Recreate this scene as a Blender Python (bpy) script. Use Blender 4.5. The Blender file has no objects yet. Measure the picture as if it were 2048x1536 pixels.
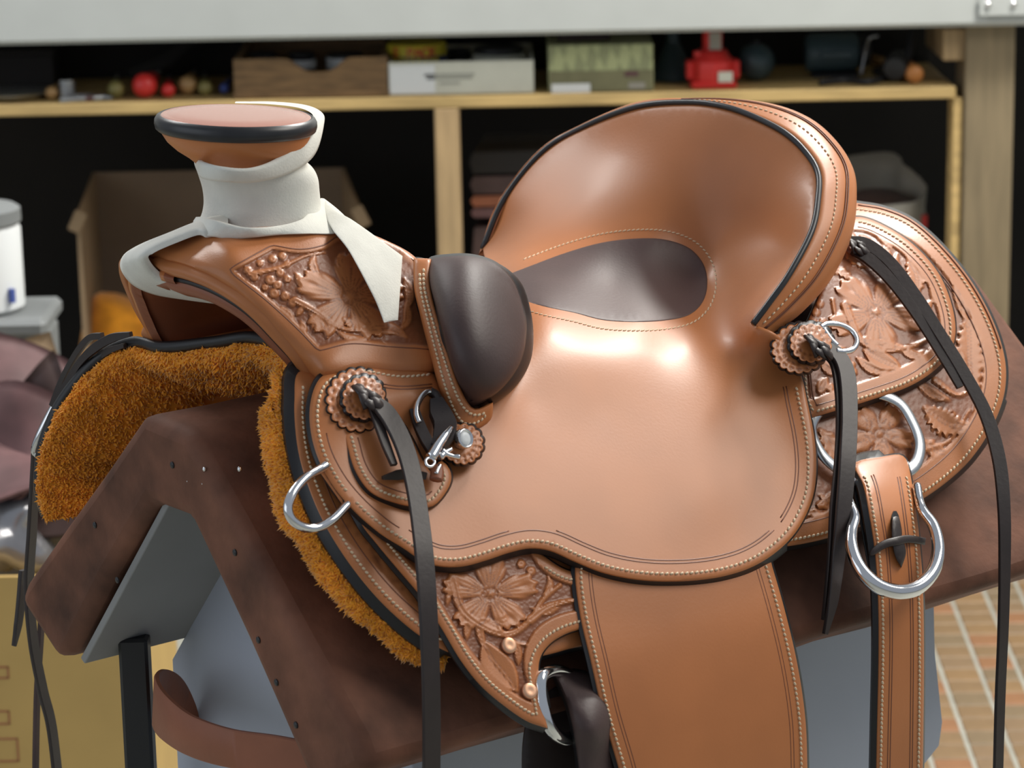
import bpy, math, random
import numpy as np
from mathutils import Vector, Matrix
from mathutils.geometry import delaunay_2d_cdt
random.seed(7); rng = np.random.default_rng(7)
SC = bpy.context.scene
COL = SC.collection

# ------------------------------------------------------------------ camera
PITCH, ROLL, FPX, PSI = math.radians(14), math.radians(1.1), 5700.0, math.radians(38)
CAM = np.array([0.0, 0.0, 1.35])
_F = np.array([0, math.cos(PITCH), -math.sin(PITCH)])
_U0 = np.array([0, math.sin(PITCH), math.cos(PITCH)]); _R0 = np.array([1.0, 0, 0])
_R = _R0*math.cos(ROLL) - _U0*math.sin(ROLL); _U = _R0*math.sin(ROLL) + _U0*math.cos(ROLL)
cam = bpy.data.objects.new('camera', bpy.data.cameras.new('camera')); COL.objects.link(cam)
m = Matrix.Identity(4)
for i in range(3):
    m[i][0] = _R[i]; m[i][1] = _U[i]; m[i][2] = -_F[i]; m[i][3] = CAM[i]
cam.matrix_world = m
cam.data.sensor_width = 36; cam.data.lens = 36*FPX/2048
cam.data.dof.use_dof = True; cam.data.dof.focus_distance = 1.78; cam.data.dof.aperture_fstop = 15
cam.data.clip_start = 0.05
SC.camera = cam

# ------------------------------------------------------------------ world, lights, exposure
w = bpy.data.worlds.new('world'); SC.world = w; w.use_nodes = True
w.node_tree.nodes['Background'].inputs[0].default_value = (0.80, 0.88, 1.0, 1)
w.node_tree.nodes['Background'].inputs[1].default_value = 0.33
def area(name, loc, target, sx, sy, power, col=(1, 1, 1)):
    l = bpy.data.lights.new(name, 'AREA'); l.shape = 'RECTANGLE'; l.size = sx; l.size_y = sy
    l.energy = power; l.color = col
    o = bpy.data.objects.new(name, l); COL.objects.link(o); o.location = loc
    o.rotation_euler = (Vector(target)-Vector(loc)).to_track_quat('-Z', 'Y').to_euler()
    return o
area('lamp_light_over_bench_right', (1.15, 3.45, 2.75), (1.05, 3.0, 0), 0.72, 0.34, 82, (1.0, 0.97, 0.91))
area('lamp_light_over_bench_left', (-1.35, 3.25, 2.75), (-1.25, 2.9, 0), 0.8, 0.35, 30, (1.0, 0.98, 0.95))
area('main_light_at_right', (1.95, 2.0, 2.70), (0.15, 1.95, 0.85), 1.3, 1.1, 38, (1.0, 0.95, 0.86))  # unseen main source at right, placed from the highlights on that side
area('fill_light_at_left', (-3.2, 0.2, 1.9), (0, 2.0, 0.9), 3.6, 2.4, 24, (0.86, 0.93, 1.0))  # added front fill, no known source at the left
SC.view_settings.view_transform = 'Standard'; SC.view_settings.look = 'None'
SC.view_settings.gamma = 1.0; SC.view_settings.exposure = 0.08
SC.view_settings.use_curve_mapping = False

# ------------------------------------------------------------------ geometry of the view and of the saddle frame
A_ = np.array([math.cos(PSI), math.sin(PSI), 0]); N_ = np.array([math.sin(PSI), -math.cos(PSI), 0])
def ray(u, v):
    u = np.asarray(u, float); v = np.asarray(v, float)
    return _F + _R*((u-1024)/FPX)[..., None] - _U*((v-768)/FPX)[..., None]
O_ = CAM + ray(478, 240)*1.72
H_ = (O_-CAM) @ N_
def P(u, v, t):
    """point of the saddle frame seen at (u, v) whose lateral offset from the saddle's centre plane is t"""
    d = ray(u, v); k = (H_ + np.asarray(t, float))/(d @ N_)
    return CAM + d*k[..., None]
def stz(p):
    q = np.asarray(p)-O_; return np.stack([q @ A_, q @ N_, q[..., 2]], -1)
def W(s, t, z):
    s, t, z = np.broadcast_arrays(np.asarray(s, float), np.asarray(t, float), np.asarray(z, float))
    return O_ + s[..., None]*A_ + t[..., None]*N_ + z[..., None]*np.array([0, 0, 1.0])
def px(p):
    q = np.asarray(p)-CAM; w_ = q @ _F
    return np.stack([1024+FPX*(q @ _R)/w_, 768-FPX*(q @ _U)/w_], -1)
def at(u, v, Y):
    d = ray(u, v); return CAM + d*(Y/d[..., 1])[..., None]
BZ, BK = -0.105, 4.0
def bar(u, v, off=0.0, cap=9):
    """lateral offset of the barrel-shaped side of the saddle at pixel (u, v), lifted by off"""
    u = np.atleast_1d(np.asarray(u, float)); v = np.atleast_1d(np.asarray(v, float))
    d = ray(u, v); dn = d @ N_; dz = d[..., 2]
    lo = np.full(u.shape, -.05); hi = np.full(u.shape, .6)
    for _ in range(40):
        mid = (lo+hi)/2; z = CAM[2]-O_[2] + (H_+mid)/dn*dz
        g = mid-(np.sqrt(np.maximum(BZ-z, 0)/BK)+off)
        hi = np.where(g > 0, mid, hi); lo = np.where(g > 0, lo, mid)
    if cap < 5:
        k = .03; h = np.clip(.5+.5*(cap-hi)/k, 0, 1); return cap*(1-h)+hi*h-k*h*(1-h)
    return hi
def t_at_s(u, v, s):
    d = ray(u, v); k = ((O_-CAM) @ A_ + s)/(d @ A_); return float((CAM+d*k-O_) @ N_)
def tps(ctrl, lam=1e-5):
    c = np.array(ctrl, float); x = c[:, :2]/1000; n = len(x)
    def phi(r2): return np.where(r2 > 1e-12, r2*np.log(r2+1e-12)/2, 0)
    K = phi(((x[:, None]-x[None])**2).sum(-1)) + lam*np.eye(n)
    Pm = np.c_[np.ones(n), x]
    M = np.block([[K, Pm], [Pm.T, np.zeros((3, 3))]])
    sol = np.linalg.solve(M, np.r_[c[:, 2], 0, 0, 0])
    def f(u, v):
        q = np.stack([np.atleast_1d(u), np.atleast_1d(v)], -1)/1000
        return phi(((q[:, None]-x[None])**2).sum(-1)) @ sol[:n] + sol[n] + q @ sol[n+1:]
    return f
def BAR(off, cap=9):
    return lambda u, v: bar(u, v, off, cap)

# ------------------------------------------------------------------ curves in the plane
def spline(pts, step=8.0, closed=False):
    """Catmull-Rom through pts (a third value 1 marks a sharp corner), resampled evenly"""
    pts = [tuple(p) for p in pts]; n = len(pts)
    xy = np.array([p[:2] for p in pts], float); cor = [len(p) > 2 and p[2] == 1 for p in pts]
    segs = n if closed else n-1; out = []
    for i in range(segs):
        a, b = i, (i+1) % n
        p1, p2 = xy[a], xy[b]
        p0 = xy[(a-1) % n] if (closed or a > 0) and not cor[a] else 2*p1-p2
        p3 = xy[(b+1) % n] if (closed or b < n-1) and not cor[b] else 2*p2-p1
        L = np.linalg.norm(p2-p1); k = max(1, int(round(L/step)))
        for j in range(k):
            t = j/k
            d1 = max(np.linalg.norm(p1-p0), 1e-6); d2 = max(L, 1e-6); d3 = max(np.linalg.norm(p3-p2), 1e-6)
            m1 = (p2-p0)/(d1+d2)*d2; m2 = (p3-p1)/(d2+d3)*d2
            out.append((2*t**3-3*t**2+1)*p1+(t**3-2*t**2+t)*m1+(-2*t**3+3*t**2)*p2+(t**3-t**2)*m2)
    if not closed: out.append(xy[-1])
    return np.array(out)
def dist_poly(q, poly, closed=True):
    a = poly; b = np.roll(poly, -1, 0)
    if not closed: a, b = a[:-1], b[:-1]
    out = np.full(len(q), 1e9); ab = b-a; L2 = (ab**2).sum(1)+1e-12
    for i0 in range(0, len(q), 4000):
        qq = q[i0:i0+4000]
        t = np.clip(((qq[:, None]-a[None])*ab[None]).sum(-1)/L2, 0, 1)
        d = ((qq[:, None]-a[None]-t[..., None]*ab[None])**2).sum(-1)
        out[i0:i0+4000] = np.sqrt(d.min(1))
    return out
def inside(q, poly):
    x, y = q[:, 0], q[:, 1]; c = np.zeros(len(q), bool); n = len(poly)
    for i in range(n):
        x1, y1 = poly[i]; x2, y2 = poly[(i+1) % n]
        if y1 == y2: continue
        c ^= ((y1 > y) != (y2 > y)) & (x < (x2-x1)*(y-y1)/(y2-y1)+x1)
    return c
def area2(poly):
    x, y = poly[:, 0], poly[:, 1]
    return 0.5*np.sum(x*np.roll(y, -1)-np.roll(x, -1)*y)
def inward(poly):
    e = np.roll(poly, -1, 0)-np.roll(poly, 1, 0)
    e /= np.linalg.norm(e, axis=1)[:, None]+1e-9
    nrm = np.stack([-e[:, 1], e[:, 0]], -1)
    return nrm if area2(poly) > 0 else -nrm
def inset_runs(poly, d, keep=None):
    q = poly+inward(poly)*d
    ok = (dist_poly(q, poly) > 0.86*d) & inside(q, poly)
    if keep is not None: ok &= np.array([bool(keep(*p)) for p in q])
    if not ok.any(): return []
    if not ok.all():
        k = int(np.argmin(ok)); q = np.roll(q, -k, 0); ok = np.roll(ok, -k)
    runs, cur = [], []
    for p, o in zip(q, ok):
        if o: cur.append(p)
        elif cur: runs.append(np.array(cur)); cur = []
    if cur: runs.append(np.array(cur))
    return [r for r in runs if len(r) > 2]
def resample(line, step):
    line = np.asarray(line, float)
    L = np.r_[0, np.cumsum(np.linalg.norm(np.diff(line[:, :2], axis=0), axis=1))]
    n = max(2, int(L[-1]/step)+1); s = np.linspace(0, L[-1], n)
    return np.stack([np.interp(s, L, line[:, i]) for i in range(line.shape[1])], -1)

# ------------------------------------------------------------------ materials
def mat(name, col, rough=.5, metal=0, var=.0, vscale=30, bump=0, bscale=300, coat=0, spec=.5, attr=None, col2=None, sheen=0, stretch=None, vdetail=3):
    m_ = bpy.data.materials.new(name); m_.use_nodes = True
    nt = m_.node_tree; b = nt.nodes['Principled BSDF']
    b.inputs['Roughness'].default_value = rough; b.inputs['Metallic'].default_value = metal
    b.inputs['Specular IOR Level'].default_value = spec
    b.inputs['Coat Weight'].default_value = coat; b.inputs['Coat Roughness'].default_value = .18
    if sheen: b.inputs['Sheen Weight'].default_value = sheen
    c = (*col, 1); b.inputs['Base Color'].default_value = c
    tc = nt.nodes.new('ShaderNodeTexCoord')
    vec = tc.outputs['Object']
    if stretch:
        mp = nt.nodes.new('ShaderNodeMapping'); mp.inputs['Scale'].default_value = stretch
        nt.links.new(vec, mp.inputs[0]); vec = mp.outputs[0]
    cur = None
    if attr:
        at_ = nt.nodes.new('ShaderNodeAttribute'); at_.attribute_name = attr
        mx = nt.nodes.new('ShaderNodeMix'); mx.data_type = 'RGBA'
        mx.inputs[6].default_value = c; mx.inputs[7].default_value = (*col2, 1)
        nt.links.new(at_.outputs['Fac'], mx.inputs[0]); cur = mx.outputs[2]
    if var:
        no = nt.nodes.new('ShaderNodeTexNoise'); no.inputs['Scale'].default_value = vscale; no.inputs['Detail'].default_value = vdetail
        nt.links.new(vec, no.inputs['Vector'])
        mr = nt.nodes.new('ShaderNodeMapRange'); mr.inputs[1].default_value = .3; mr.inputs[2].default_value = .7
        mr.inputs[3].default_value = 1-var; mr.inputs[4].default_value = 1+var
        nt.links.new(no.outputs['Fac'], mr.inputs[0])
        mm = nt.nodes.new('ShaderNodeMix'); mm.data_type = 'RGBA'; mm.blend_type = 'MULTIPLY'; mm.inputs[0].default_value = 1
        if cur is not None: nt.links.new(cur, mm.inputs[6])
        else: mm.inputs[6].default_value = c
        nt.links.new(mr.outputs[0], mm.inputs[7]); cur = mm.outputs[2]
    if cur is not None: nt.links.new(cur, b.inputs['Base Color'])
    if bump:
        n2 = nt.nodes.new('ShaderNodeTexNoise'); n2.inputs['Scale'].default_value = bscale; n2.inputs['Detail'].default_value = 4
        nt.links.new(tc.outputs['Object'], n2.inputs['Vector'])
        bp = nt.nodes.new('ShaderNodeBump'); bp.inputs['Strength'].default_value = bump; bp.inputs['Distance'].default_value = .001
        nt.links.new(n2.outputs['Fac'], bp.inputs['Height']); nt.links.new(bp.outputs[0], b.inputs['Normal'])
    return m_
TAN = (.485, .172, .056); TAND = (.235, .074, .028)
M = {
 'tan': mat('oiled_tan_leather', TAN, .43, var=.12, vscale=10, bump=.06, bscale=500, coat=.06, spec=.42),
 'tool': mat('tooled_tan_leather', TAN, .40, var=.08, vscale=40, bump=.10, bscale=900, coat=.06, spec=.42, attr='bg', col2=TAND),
 'tanD': mat('brown_and_shaded_leather', (.27, .088, .04), .5, var=.12, vscale=25, bump=.1),  # brown leather; on the gullet a darkened copy of the tan for shade
 'edge': mat('black_leather_edge', (.012, .011, .012), .42),
 'bind': mat('black_rawhide_binding', (.022, .022, .024), .36, var=.2, vscale=60),
 'brown': mat('dark_brown_soft_leather', (.062, .036, .033), .55, var=.08, vscale=30, bump=.12, bscale=500),
 'inlay': mat('dark_brown_seat_leather', (.085, .048, .043), .52, var=.08, vscale=30, bump=.10, bscale=500),
 'string': mat('dark_latigo_leather', (.030, .020, .018), .46, var=.15, vscale=50, bump=.1),
 'hide': mat('white_mulehide', (.74, .73, .66), .85, var=.05, vscale=60, bump=.25, bscale=700, spec=.2),
 'thread': mat('waxed_linen_thread', (.72, .55, .36), .6),
 'crease': mat('burnished_crease', (.20, .065, .028), .5),
 'chrome': mat('stainless_steel', (.80, .80, .81), .12, 1),
 'alum': mat('dull_stainless_steel', (.62, .64, .66), .30, 1),
 'copper': mat('copper_rivet', (.80, .47, .30), .5, .75),
 'cap': mat('pink_sheened_cap_leather', (.56, .27, .20), .25, coat=.4, bump=.05, bscale=400),
 'fleece': mat('orange_dyed_shearling', (.92, .36, .03), .95, var=.18, vscale=45, bump=.5, bscale=250, spec=.1, sheen=.3),
 'stand': mat('worn_brown_stand_leather', (.150, .062, .036), .72, var=.55, vscale=20, vdetail=8, bump=.3, bscale=200, spec=.3),
 'grey': mat('grey_painted_plywood', (.27, .27, .265), .7, var=.12, vscale=8, bump=.05),
 'pale': mat('pale_grey_painted_board', (.42, .45, .52), .6, var=.06, vscale=6),
 'black': mat('black_steel', (.012, .012, .013), .45),
}

# ------------------------------------------------------------------ object helpers
def tag(o, label=None, cat=None, group=None, kind=None):
    if label: o['label'] = label
    if cat: o['category'] = cat
    if group: o['group'] = group
    if kind: o['kind'] = kind
    return o
def empty(name, loc, label=None, cat=None, group=None):
    o = bpy.data.objects.new(name, None); COL.objects.link(o); o.location = loc
    o.empty_display_size = .05
    o['_o'] = list(map(float, loc)); return tag(o, label, cat, group)
def org(o):
    while o is not None:
        if '_o' in o: return np.array(o['_o'])
        o = o.parent
    return np.zeros(3)
def mesh(name, V, F, mats, parent=None, mi=None, smooth=True, attr=None, auto=None):
    V = np.asarray(V, float)-org(parent)
    me = bpy.data.meshes.new(name)
    me.from_pydata(V.tolist(), [], [list(map(int, f)) for f in F])
    for m_ in (mats if isinstance(mats, (list, tuple)) else [mats]):
        me.materials.append(M[m_] if isinstance(m_, str) else m_)
    if mi is not None: me.polygons.foreach_set('material_index', np.asarray(mi, np.int32))
    if smooth: me.polygons.foreach_set('use_smooth', np.ones(len(F), bool))
    if attr is not None:
        a = me.attributes.new('bg', 'FLOAT', 'POINT'); a.data.foreach_set('value', np.asarray(attr, np.float32))
    me.update()
    if auto is not None:
        me.set_sharp_from_angle(angle=auto)
    o = bpy.data.objects.new(name, me); COL.objects.link(o)
    if parent is not None: o.parent = parent
    return o
class MB:
    """collects simple solids for one mesh"""
    def __init__(s): s.V = []; s.F = []; s.mi = []
    def add(s, V, F, mi=0):
        b = len(s.V); s.V += [tuple(map(float, p)) for p in V]; s.F += [[b+i for i in f] for f in F]; s.mi += [mi]*len(F); return s
    def box(s, c, size, R=None, mi=0, bev=0):
        hx, hy, hz = [x/2 for x in size]; b = min(bev, hx*.9, hy*.9, hz*.9)
        if b <= 0:
            V = [(x, y, z) for x in (-hx, hx) for y in (-hy, hy) for z in (-hz, hz)]
            F = [(0, 1, 3, 2), (4, 6, 7, 5), (0, 4, 5, 1), (2, 3, 7, 6), (0, 2, 6, 4), (1, 5, 7, 3)]
        else:
            V, F = [], []
            idx = {}
            for sx in (-1, 1):
                for sy in (-1, 1):
                    for sz in (-1, 1):
                        for ax in range(3):
                            p = [sx*(hx-b), sy*(hy-b), sz*(hz-b)]; p[ax] = (sx*hx, sy*hy, sz*hz)[ax]
                            idx[(sx, sy, sz, ax)] = len(V); V.append(p)
            for ax in range(3):
                for sg in (-1, 1):
                    o = [i for i in range(3) if i != ax]
                    q = []
                    for a, c2 in ((-1, -1), (1, -1), (1, 1), (-1, 1)):
                        k = [0, 0, 0]; k[ax] = sg; k[o[0]] = a; k[o[1]] = c2; q.append(idx[(*k, ax)])
                    F.append(q)
            for ax in range(3):
                o = [i for i in range(3) if i != ax]
                for a in (-1, 1):
                    for c2 in (-1, 1):
                        k1 = [0]*3; k1[o[0]] = a; k1[o[1]] = c2; k1[ax] = -1; k2 = list(k1); k2[ax] = 1
                        F.append([idx[(*k1, o[0])], idx[(*k2, o[0])], idx[(*k2, o[1])], idx[(*k1, o[1])]])
            for sx in (-1, 1):
                for sy in (-1, 1):
                    for sz in (-1, 1): F.append([idx[(sx, sy, sz, a)] for a in range(3)])
        V = np.array(V, float)
        if R is not None: V = V @ np.array(R).T
        return s.add(V+np.array(c), F, mi)
    def tube(s, path, r, n=8, closed=False, mi=0, flat=1.0, up=None, caps=True):
        V, F = tube_geo(path, r, n, closed, flat, up, caps); return s.add(V, F, mi)
    def lathe(s, c, prof, n=20, axis=(0, 0, 1), mi=0, closed=False):
        ax = np.array(axis, float); ax /= np.linalg.norm(ax)
        e1 = np.cross(ax, [0, 0, 1]) if abs(ax[2]) < .9 else np.cross(ax, [1, 0, 0]); e1 /= np.linalg.norm(e1); e2 = np.cross(ax, e1)
        V, F = [], []
        for r, h in prof:
            for j in range(n):
                a = 2*math.pi*j/n; V.append(np.array(c)+ax*h+(e1*math.cos(a)+e2*math.sin(a))*max(r, 1e-5))
        for i in range(len(prof)-1):
            for j in range(n):
                k = (j+1) % n; F.append((i*n+j, i*n+k, (i+1)*n+k, (i+1)*n+j))
        F.append(list(range(n))[::-1]); F.append([(len(prof)-1)*n+j for j in range(n)])
        return s.add(V, F, mi)
    def build(s, name, mats, parent=None, smooth=False, auto=None):
        o = mesh(name, s.V, s.F, mats, parent, s.mi, smooth or auto is not None, auto=auto)
        return o
def tube_geo(path, r, n=8, closed=False, flat=1.0, up=None, caps=True):
    p = np.array(path, float); k = len(p)
    r = np.broadcast_to(np.asarray(r, float), (k,))
    if closed: T = np.roll(p, -1, 0)-np.roll(p, 1, 0)
    else: T = np.gradient(p, axis=0)
    T /= np.linalg.norm(T, axis=1)[:, None]+1e-12
    if up is None:
        a = np.array([0, 0, 1.]) if abs(T[0][2]) < .8 else np.array([1., 0, 0])
        e = a-T[0]*(a@T[0]); e /= np.linalg.norm(e); E = [e]
        for i in range(1, k):
            e = E[-1]-T[i]*(E[-1]@T[i]); e /= np.linalg.norm(e)+1e-12; E.append(e)
        E = np.array(E)
    else:
        U_ = np.broadcast_to(np.asarray(up, float), (k, 3)); E = U_-T*(U_*T).sum(1)[:, None]; E /= np.linalg.norm(E, axis=1)[:, None]+1e-12
    B = np.cross(T, E)
    V = []
    for i in range(k):
        for j in range(n):
            a = 2*math.pi*j/n
            V.append(p[i]+r[i]*(math.cos(a)*E[i]*flat+math.sin(a)*B[i]))
    F = []
    for i in range(k if closed else k-1):
        i2 = (i+1) % k
        for j in range(n):
            j2 = (j+1) % n; F.append((i*n+j, i*n+j2, i2*n+j2, i2*n+j))
    if not closed and caps:
        F.append(list(range(n))[::-1]); F.append([(k-1)*n+j for j in range(n)])
    return np.array(V), F
def spline3(pts, n=10, closed=False):
    pts = np.array(pts, float); k = len(pts); out = []
    segs = k if closed else k-1
    for i in range(segs):
        p1, p2 = pts[i], pts[(i+1) % k]
        p0 = pts[(i-1) % k] if closed or i > 0 else 2*p1-p2
        p3 = pts[(i+2) % k] if closed or i < k-2 else 2*p2-p1
        for j in range(n):
            t = j/n; m1, m2 = (p2-p0)/2, (p3-p1)/2
            out.append((2*t**3-3*t**2+1)*p1+(t**3-2*t**2+t)*m1+(-2*t**3+3*t**2)*p2+(t**3-t**2)*m2)
    if not closed: out.append(pts[-1])
    return np.array(out)

class Panel: pass
def panel(name, outline, tf, mats, parent, th=.0045, e=0, step=14, rnd=6, rdep=.0016, height=None, bstep=None, mirror=False, kind=None, label=None, mir_t=0.0):
    """a sheet of leather: outline traced in the view, lying on the surface t = tf(u, v), with thickness, rounded edge and dark edge"""
    bstep = bstep or min(step, 9)
    poly = spline(outline, bstep, True)
    pts = [poly]
    for d in ((rnd*.35, rnd, rnd*2.2) if rnd else ()):
        q = poly+inward(poly)*d
        ok = inside(q, poly); ok[ok] &= dist_poly(q[ok], poly) > .9*d
        pts.append(q[ok][::1 if d < rnd*2 else 2])
    lo, hi = poly.min(0), poly.max(0)
    gx, gy = np.meshgrid(np.arange(lo[0], hi[0]+step, step), np.arange(lo[1], hi[1]+step, step*.87))
    gx = gx+(np.arange(gx.shape[0]) % 2)[:, None]*step*.5
    g = np.stack([gx.ravel(), gy.ravel()], -1)
    g = g[inside(g, poly)]; g = g[dist_poly(g, poly) > max(rnd*2.2+step*.4, step*.5)]
    pts.append(g)
    allp = np.concatenate(pts); nb = len(poly)
    vs, _, fs, ov, _, _ = delaunay_2d_cdt([Vector(p) for p in allp], [(i, (i+1) % nb) for i in range(nb)], [], 1, 1e-4)
    uv = np.array([tuple(v) for v in vs]); F = [list(f) for f in fs]
    idx = {}
    for i, o in enumerate(ov):
        for k in o: idx[k] = i
    loop = [idx[i] for i in range(nb)]
    d = dist_poly(uv, poly)
    t = tf(uv[:, 0], uv[:, 1])
    if rnd:
        x = np.clip(1-d/(rnd*2.2), 0, 1); t = t-rdep*(1-np.sqrt(np.maximum(1-x*x, 0)))
    bg = None
    if height is not None:
        h, bg = height(uv[:, 0], uv[:, 1]); t = t+h
    V = P(uv[:, 0], uv[:, 1], t)
    F2 = []
    for f in F:
        a = uv[f]; ar = (a[1, 0]-a[0, 0])*(a[2, 1]-a[0, 1])-(a[2, 0]-a[0, 0])*(a[1, 1]-a[0, 1])
        F2.append(f if ar < 0 else f[::-1])
    # walls and back
    n = len(V); ob = -inward(poly)
    ee = np.array([e(*p) if callable(e) else e for p in poly], float)
    wq = poly+ob*(ee*.8)[:, None]; bq = poly+ob*ee[:, None]
    tl = t[loop]
    W1 = P(wq[:, 0], wq[:, 1], tl-th*.35); W2 = P(bq[:, 0], bq[:, 1], tl-th)
    V = np.concatenate([V, W1, W2])
    ccw = area2(poly) > 0
    Fw = []; nb = len(loop)
    for i in range(nb):
        j = (i+1) % nb
        for q in ([loop[i], loop[j], n+j, n+i], [n+i, n+j, n+nb+j, n+nb+i]):
            Fw.append(q if ccw else q[::-1])
    back = [n+nb+i for i in range(nb)]
    # back sheet
    Bv = P(uv[:, 0], uv[:, 1], t-th); b0 = len(V); V = np.concatenate([V, Bv])
    Fb = [[b0+i for i in f[::-1]] for f in F2]
    for i in range(nb):
        j = (i+1) % nb; q = [n+nb+i, n+nb+j, b0+loop[j], b0+loop[i]]; Fw.append(q if ccw else q[::-1])
    FF = F2+Fw+Fb; mi = [0]*len(F2)+[1]*(len(Fw)+len(Fb))
    att = None
    if bg is not None: att = np.r_[bg, np.zeros(len(V)-len(bg))]
    mats = mats if isinstance(mats, (list, tuple)) else [mats, 'edge']
    o = mesh(name, V, FF, mats, parent, mi, True, att)
    o.data.set_sharp_from_angle(angle=math.radians(50))
    if kind: o['kind'] = kind
    if label: o['label'] = label
    if mirror:
        st = stz(V); st[:, 1] = -st[:, 1]*(.9 if mir_t else 1); st[:, 2] -= mir_t
        V2 = W(st[:, 0], st[:, 1], st[:, 2])
        o2 = mesh(name, V2, [f[::-1] for f in FF], mats, parent, mi, True, att); o2.data.set_sharp_from_angle(angle=math.radians(50))
    r = Panel(); r.o = o; r.poly = poly; r.tf = tf; r.uv = uv; r.t = t
    def surf(u, v, lift=0.0):
        u = np.atleast_1d(np.asarray(u, float)); v = np.atleast_1d(np.asarray(v, float))
        tt = tf(u, v)+lift
        return P(u, v, tt)
    r.surf = surf
    return r
def stitches_on(surf, runs, step=11, ln=.86, r=.00055, lift=.0002, zig=0):
    V, F = [], []
    for run in runs:
        q = resample(run, 1.0); L = len(q)
        k = max(1, int(step)); h = max(1, int(round(k*ln/2)))
        for c in range(h+1, L-h-1, k):
            a, b = q[c-h], q[c+h]
            if zig:
                tn = (b-a)/np.linalg.norm(b-a); nn = np.array([-tn[1], tn[0]]); a = a+nn*zig; b = b-nn*zig
            mid = (a+b)/2
            p = surf(np.array([a[0], mid[0], b[0]]), np.array([a[1], mid[1], b[1]]), lift)
            ax = p[2]-p[0]; l = np.linalg.norm(ax)+1e-9; ax /= l
            e1 = -ray(mid[0], mid[1]); e1 = e1-ax*(e1@ax); e1 /= np.linalg.norm(e1); e2 = np.cross(ax, e1)
            b0 = len(V)
            V.append(p[0])
            for f_ in (.2, .8):
                cc = p[0]+(p[2]-p[0])*f_
                for j in range(5):
                    an = 2*math.pi*j/5; V.append(cc+r*(math.cos(an)*e1+math.sin(an)*e2))
            V.append(p[2])
            for j in range(5):
                j2 = (j+1) % 5
                F += [(b0, b0+1+j2, b0+1+j), (b0+1+j, b0+1+j2, b0+6+j2, b0+6+j), (b0+11, b0+6+j, b0+6+j2)]
    return V, F
def stitch(pn, d, step=11, keep=None, parent=None, runs=None, r=.00078, zig=1.3, lift=.0002):
    rr = runs if runs is not None else inset_runs(pn.poly, d, keep)
    V, F = stitches_on(pn.surf, rr, step, r=r, zig=zig, lift=lift)
    if V:
        o = mesh('stitching', V, F, 'thread', parent or pn.o); o['kind'] = 'stuff'; o['label'] = 'row of pale waxed thread stitches'
        return o
def crease(pn, ds, keep=None, parent=None, runs=None, r=.0006, lift=-.0003):
    mb = MB()
    for d in ds:
        for run in (runs if runs is not None else inset_runs(pn.poly, d, keep)):
            q = resample(run, 9)
            if len(q) < 3: continue
            mb.tube(pn.surf(q[:, 0], q[:, 1], lift), r, 5)
    if mb.V:
        o = mb.build('crease_line', 'crease', parent or pn.o, True); o['kind'] = 'stuff'; return o

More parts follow.
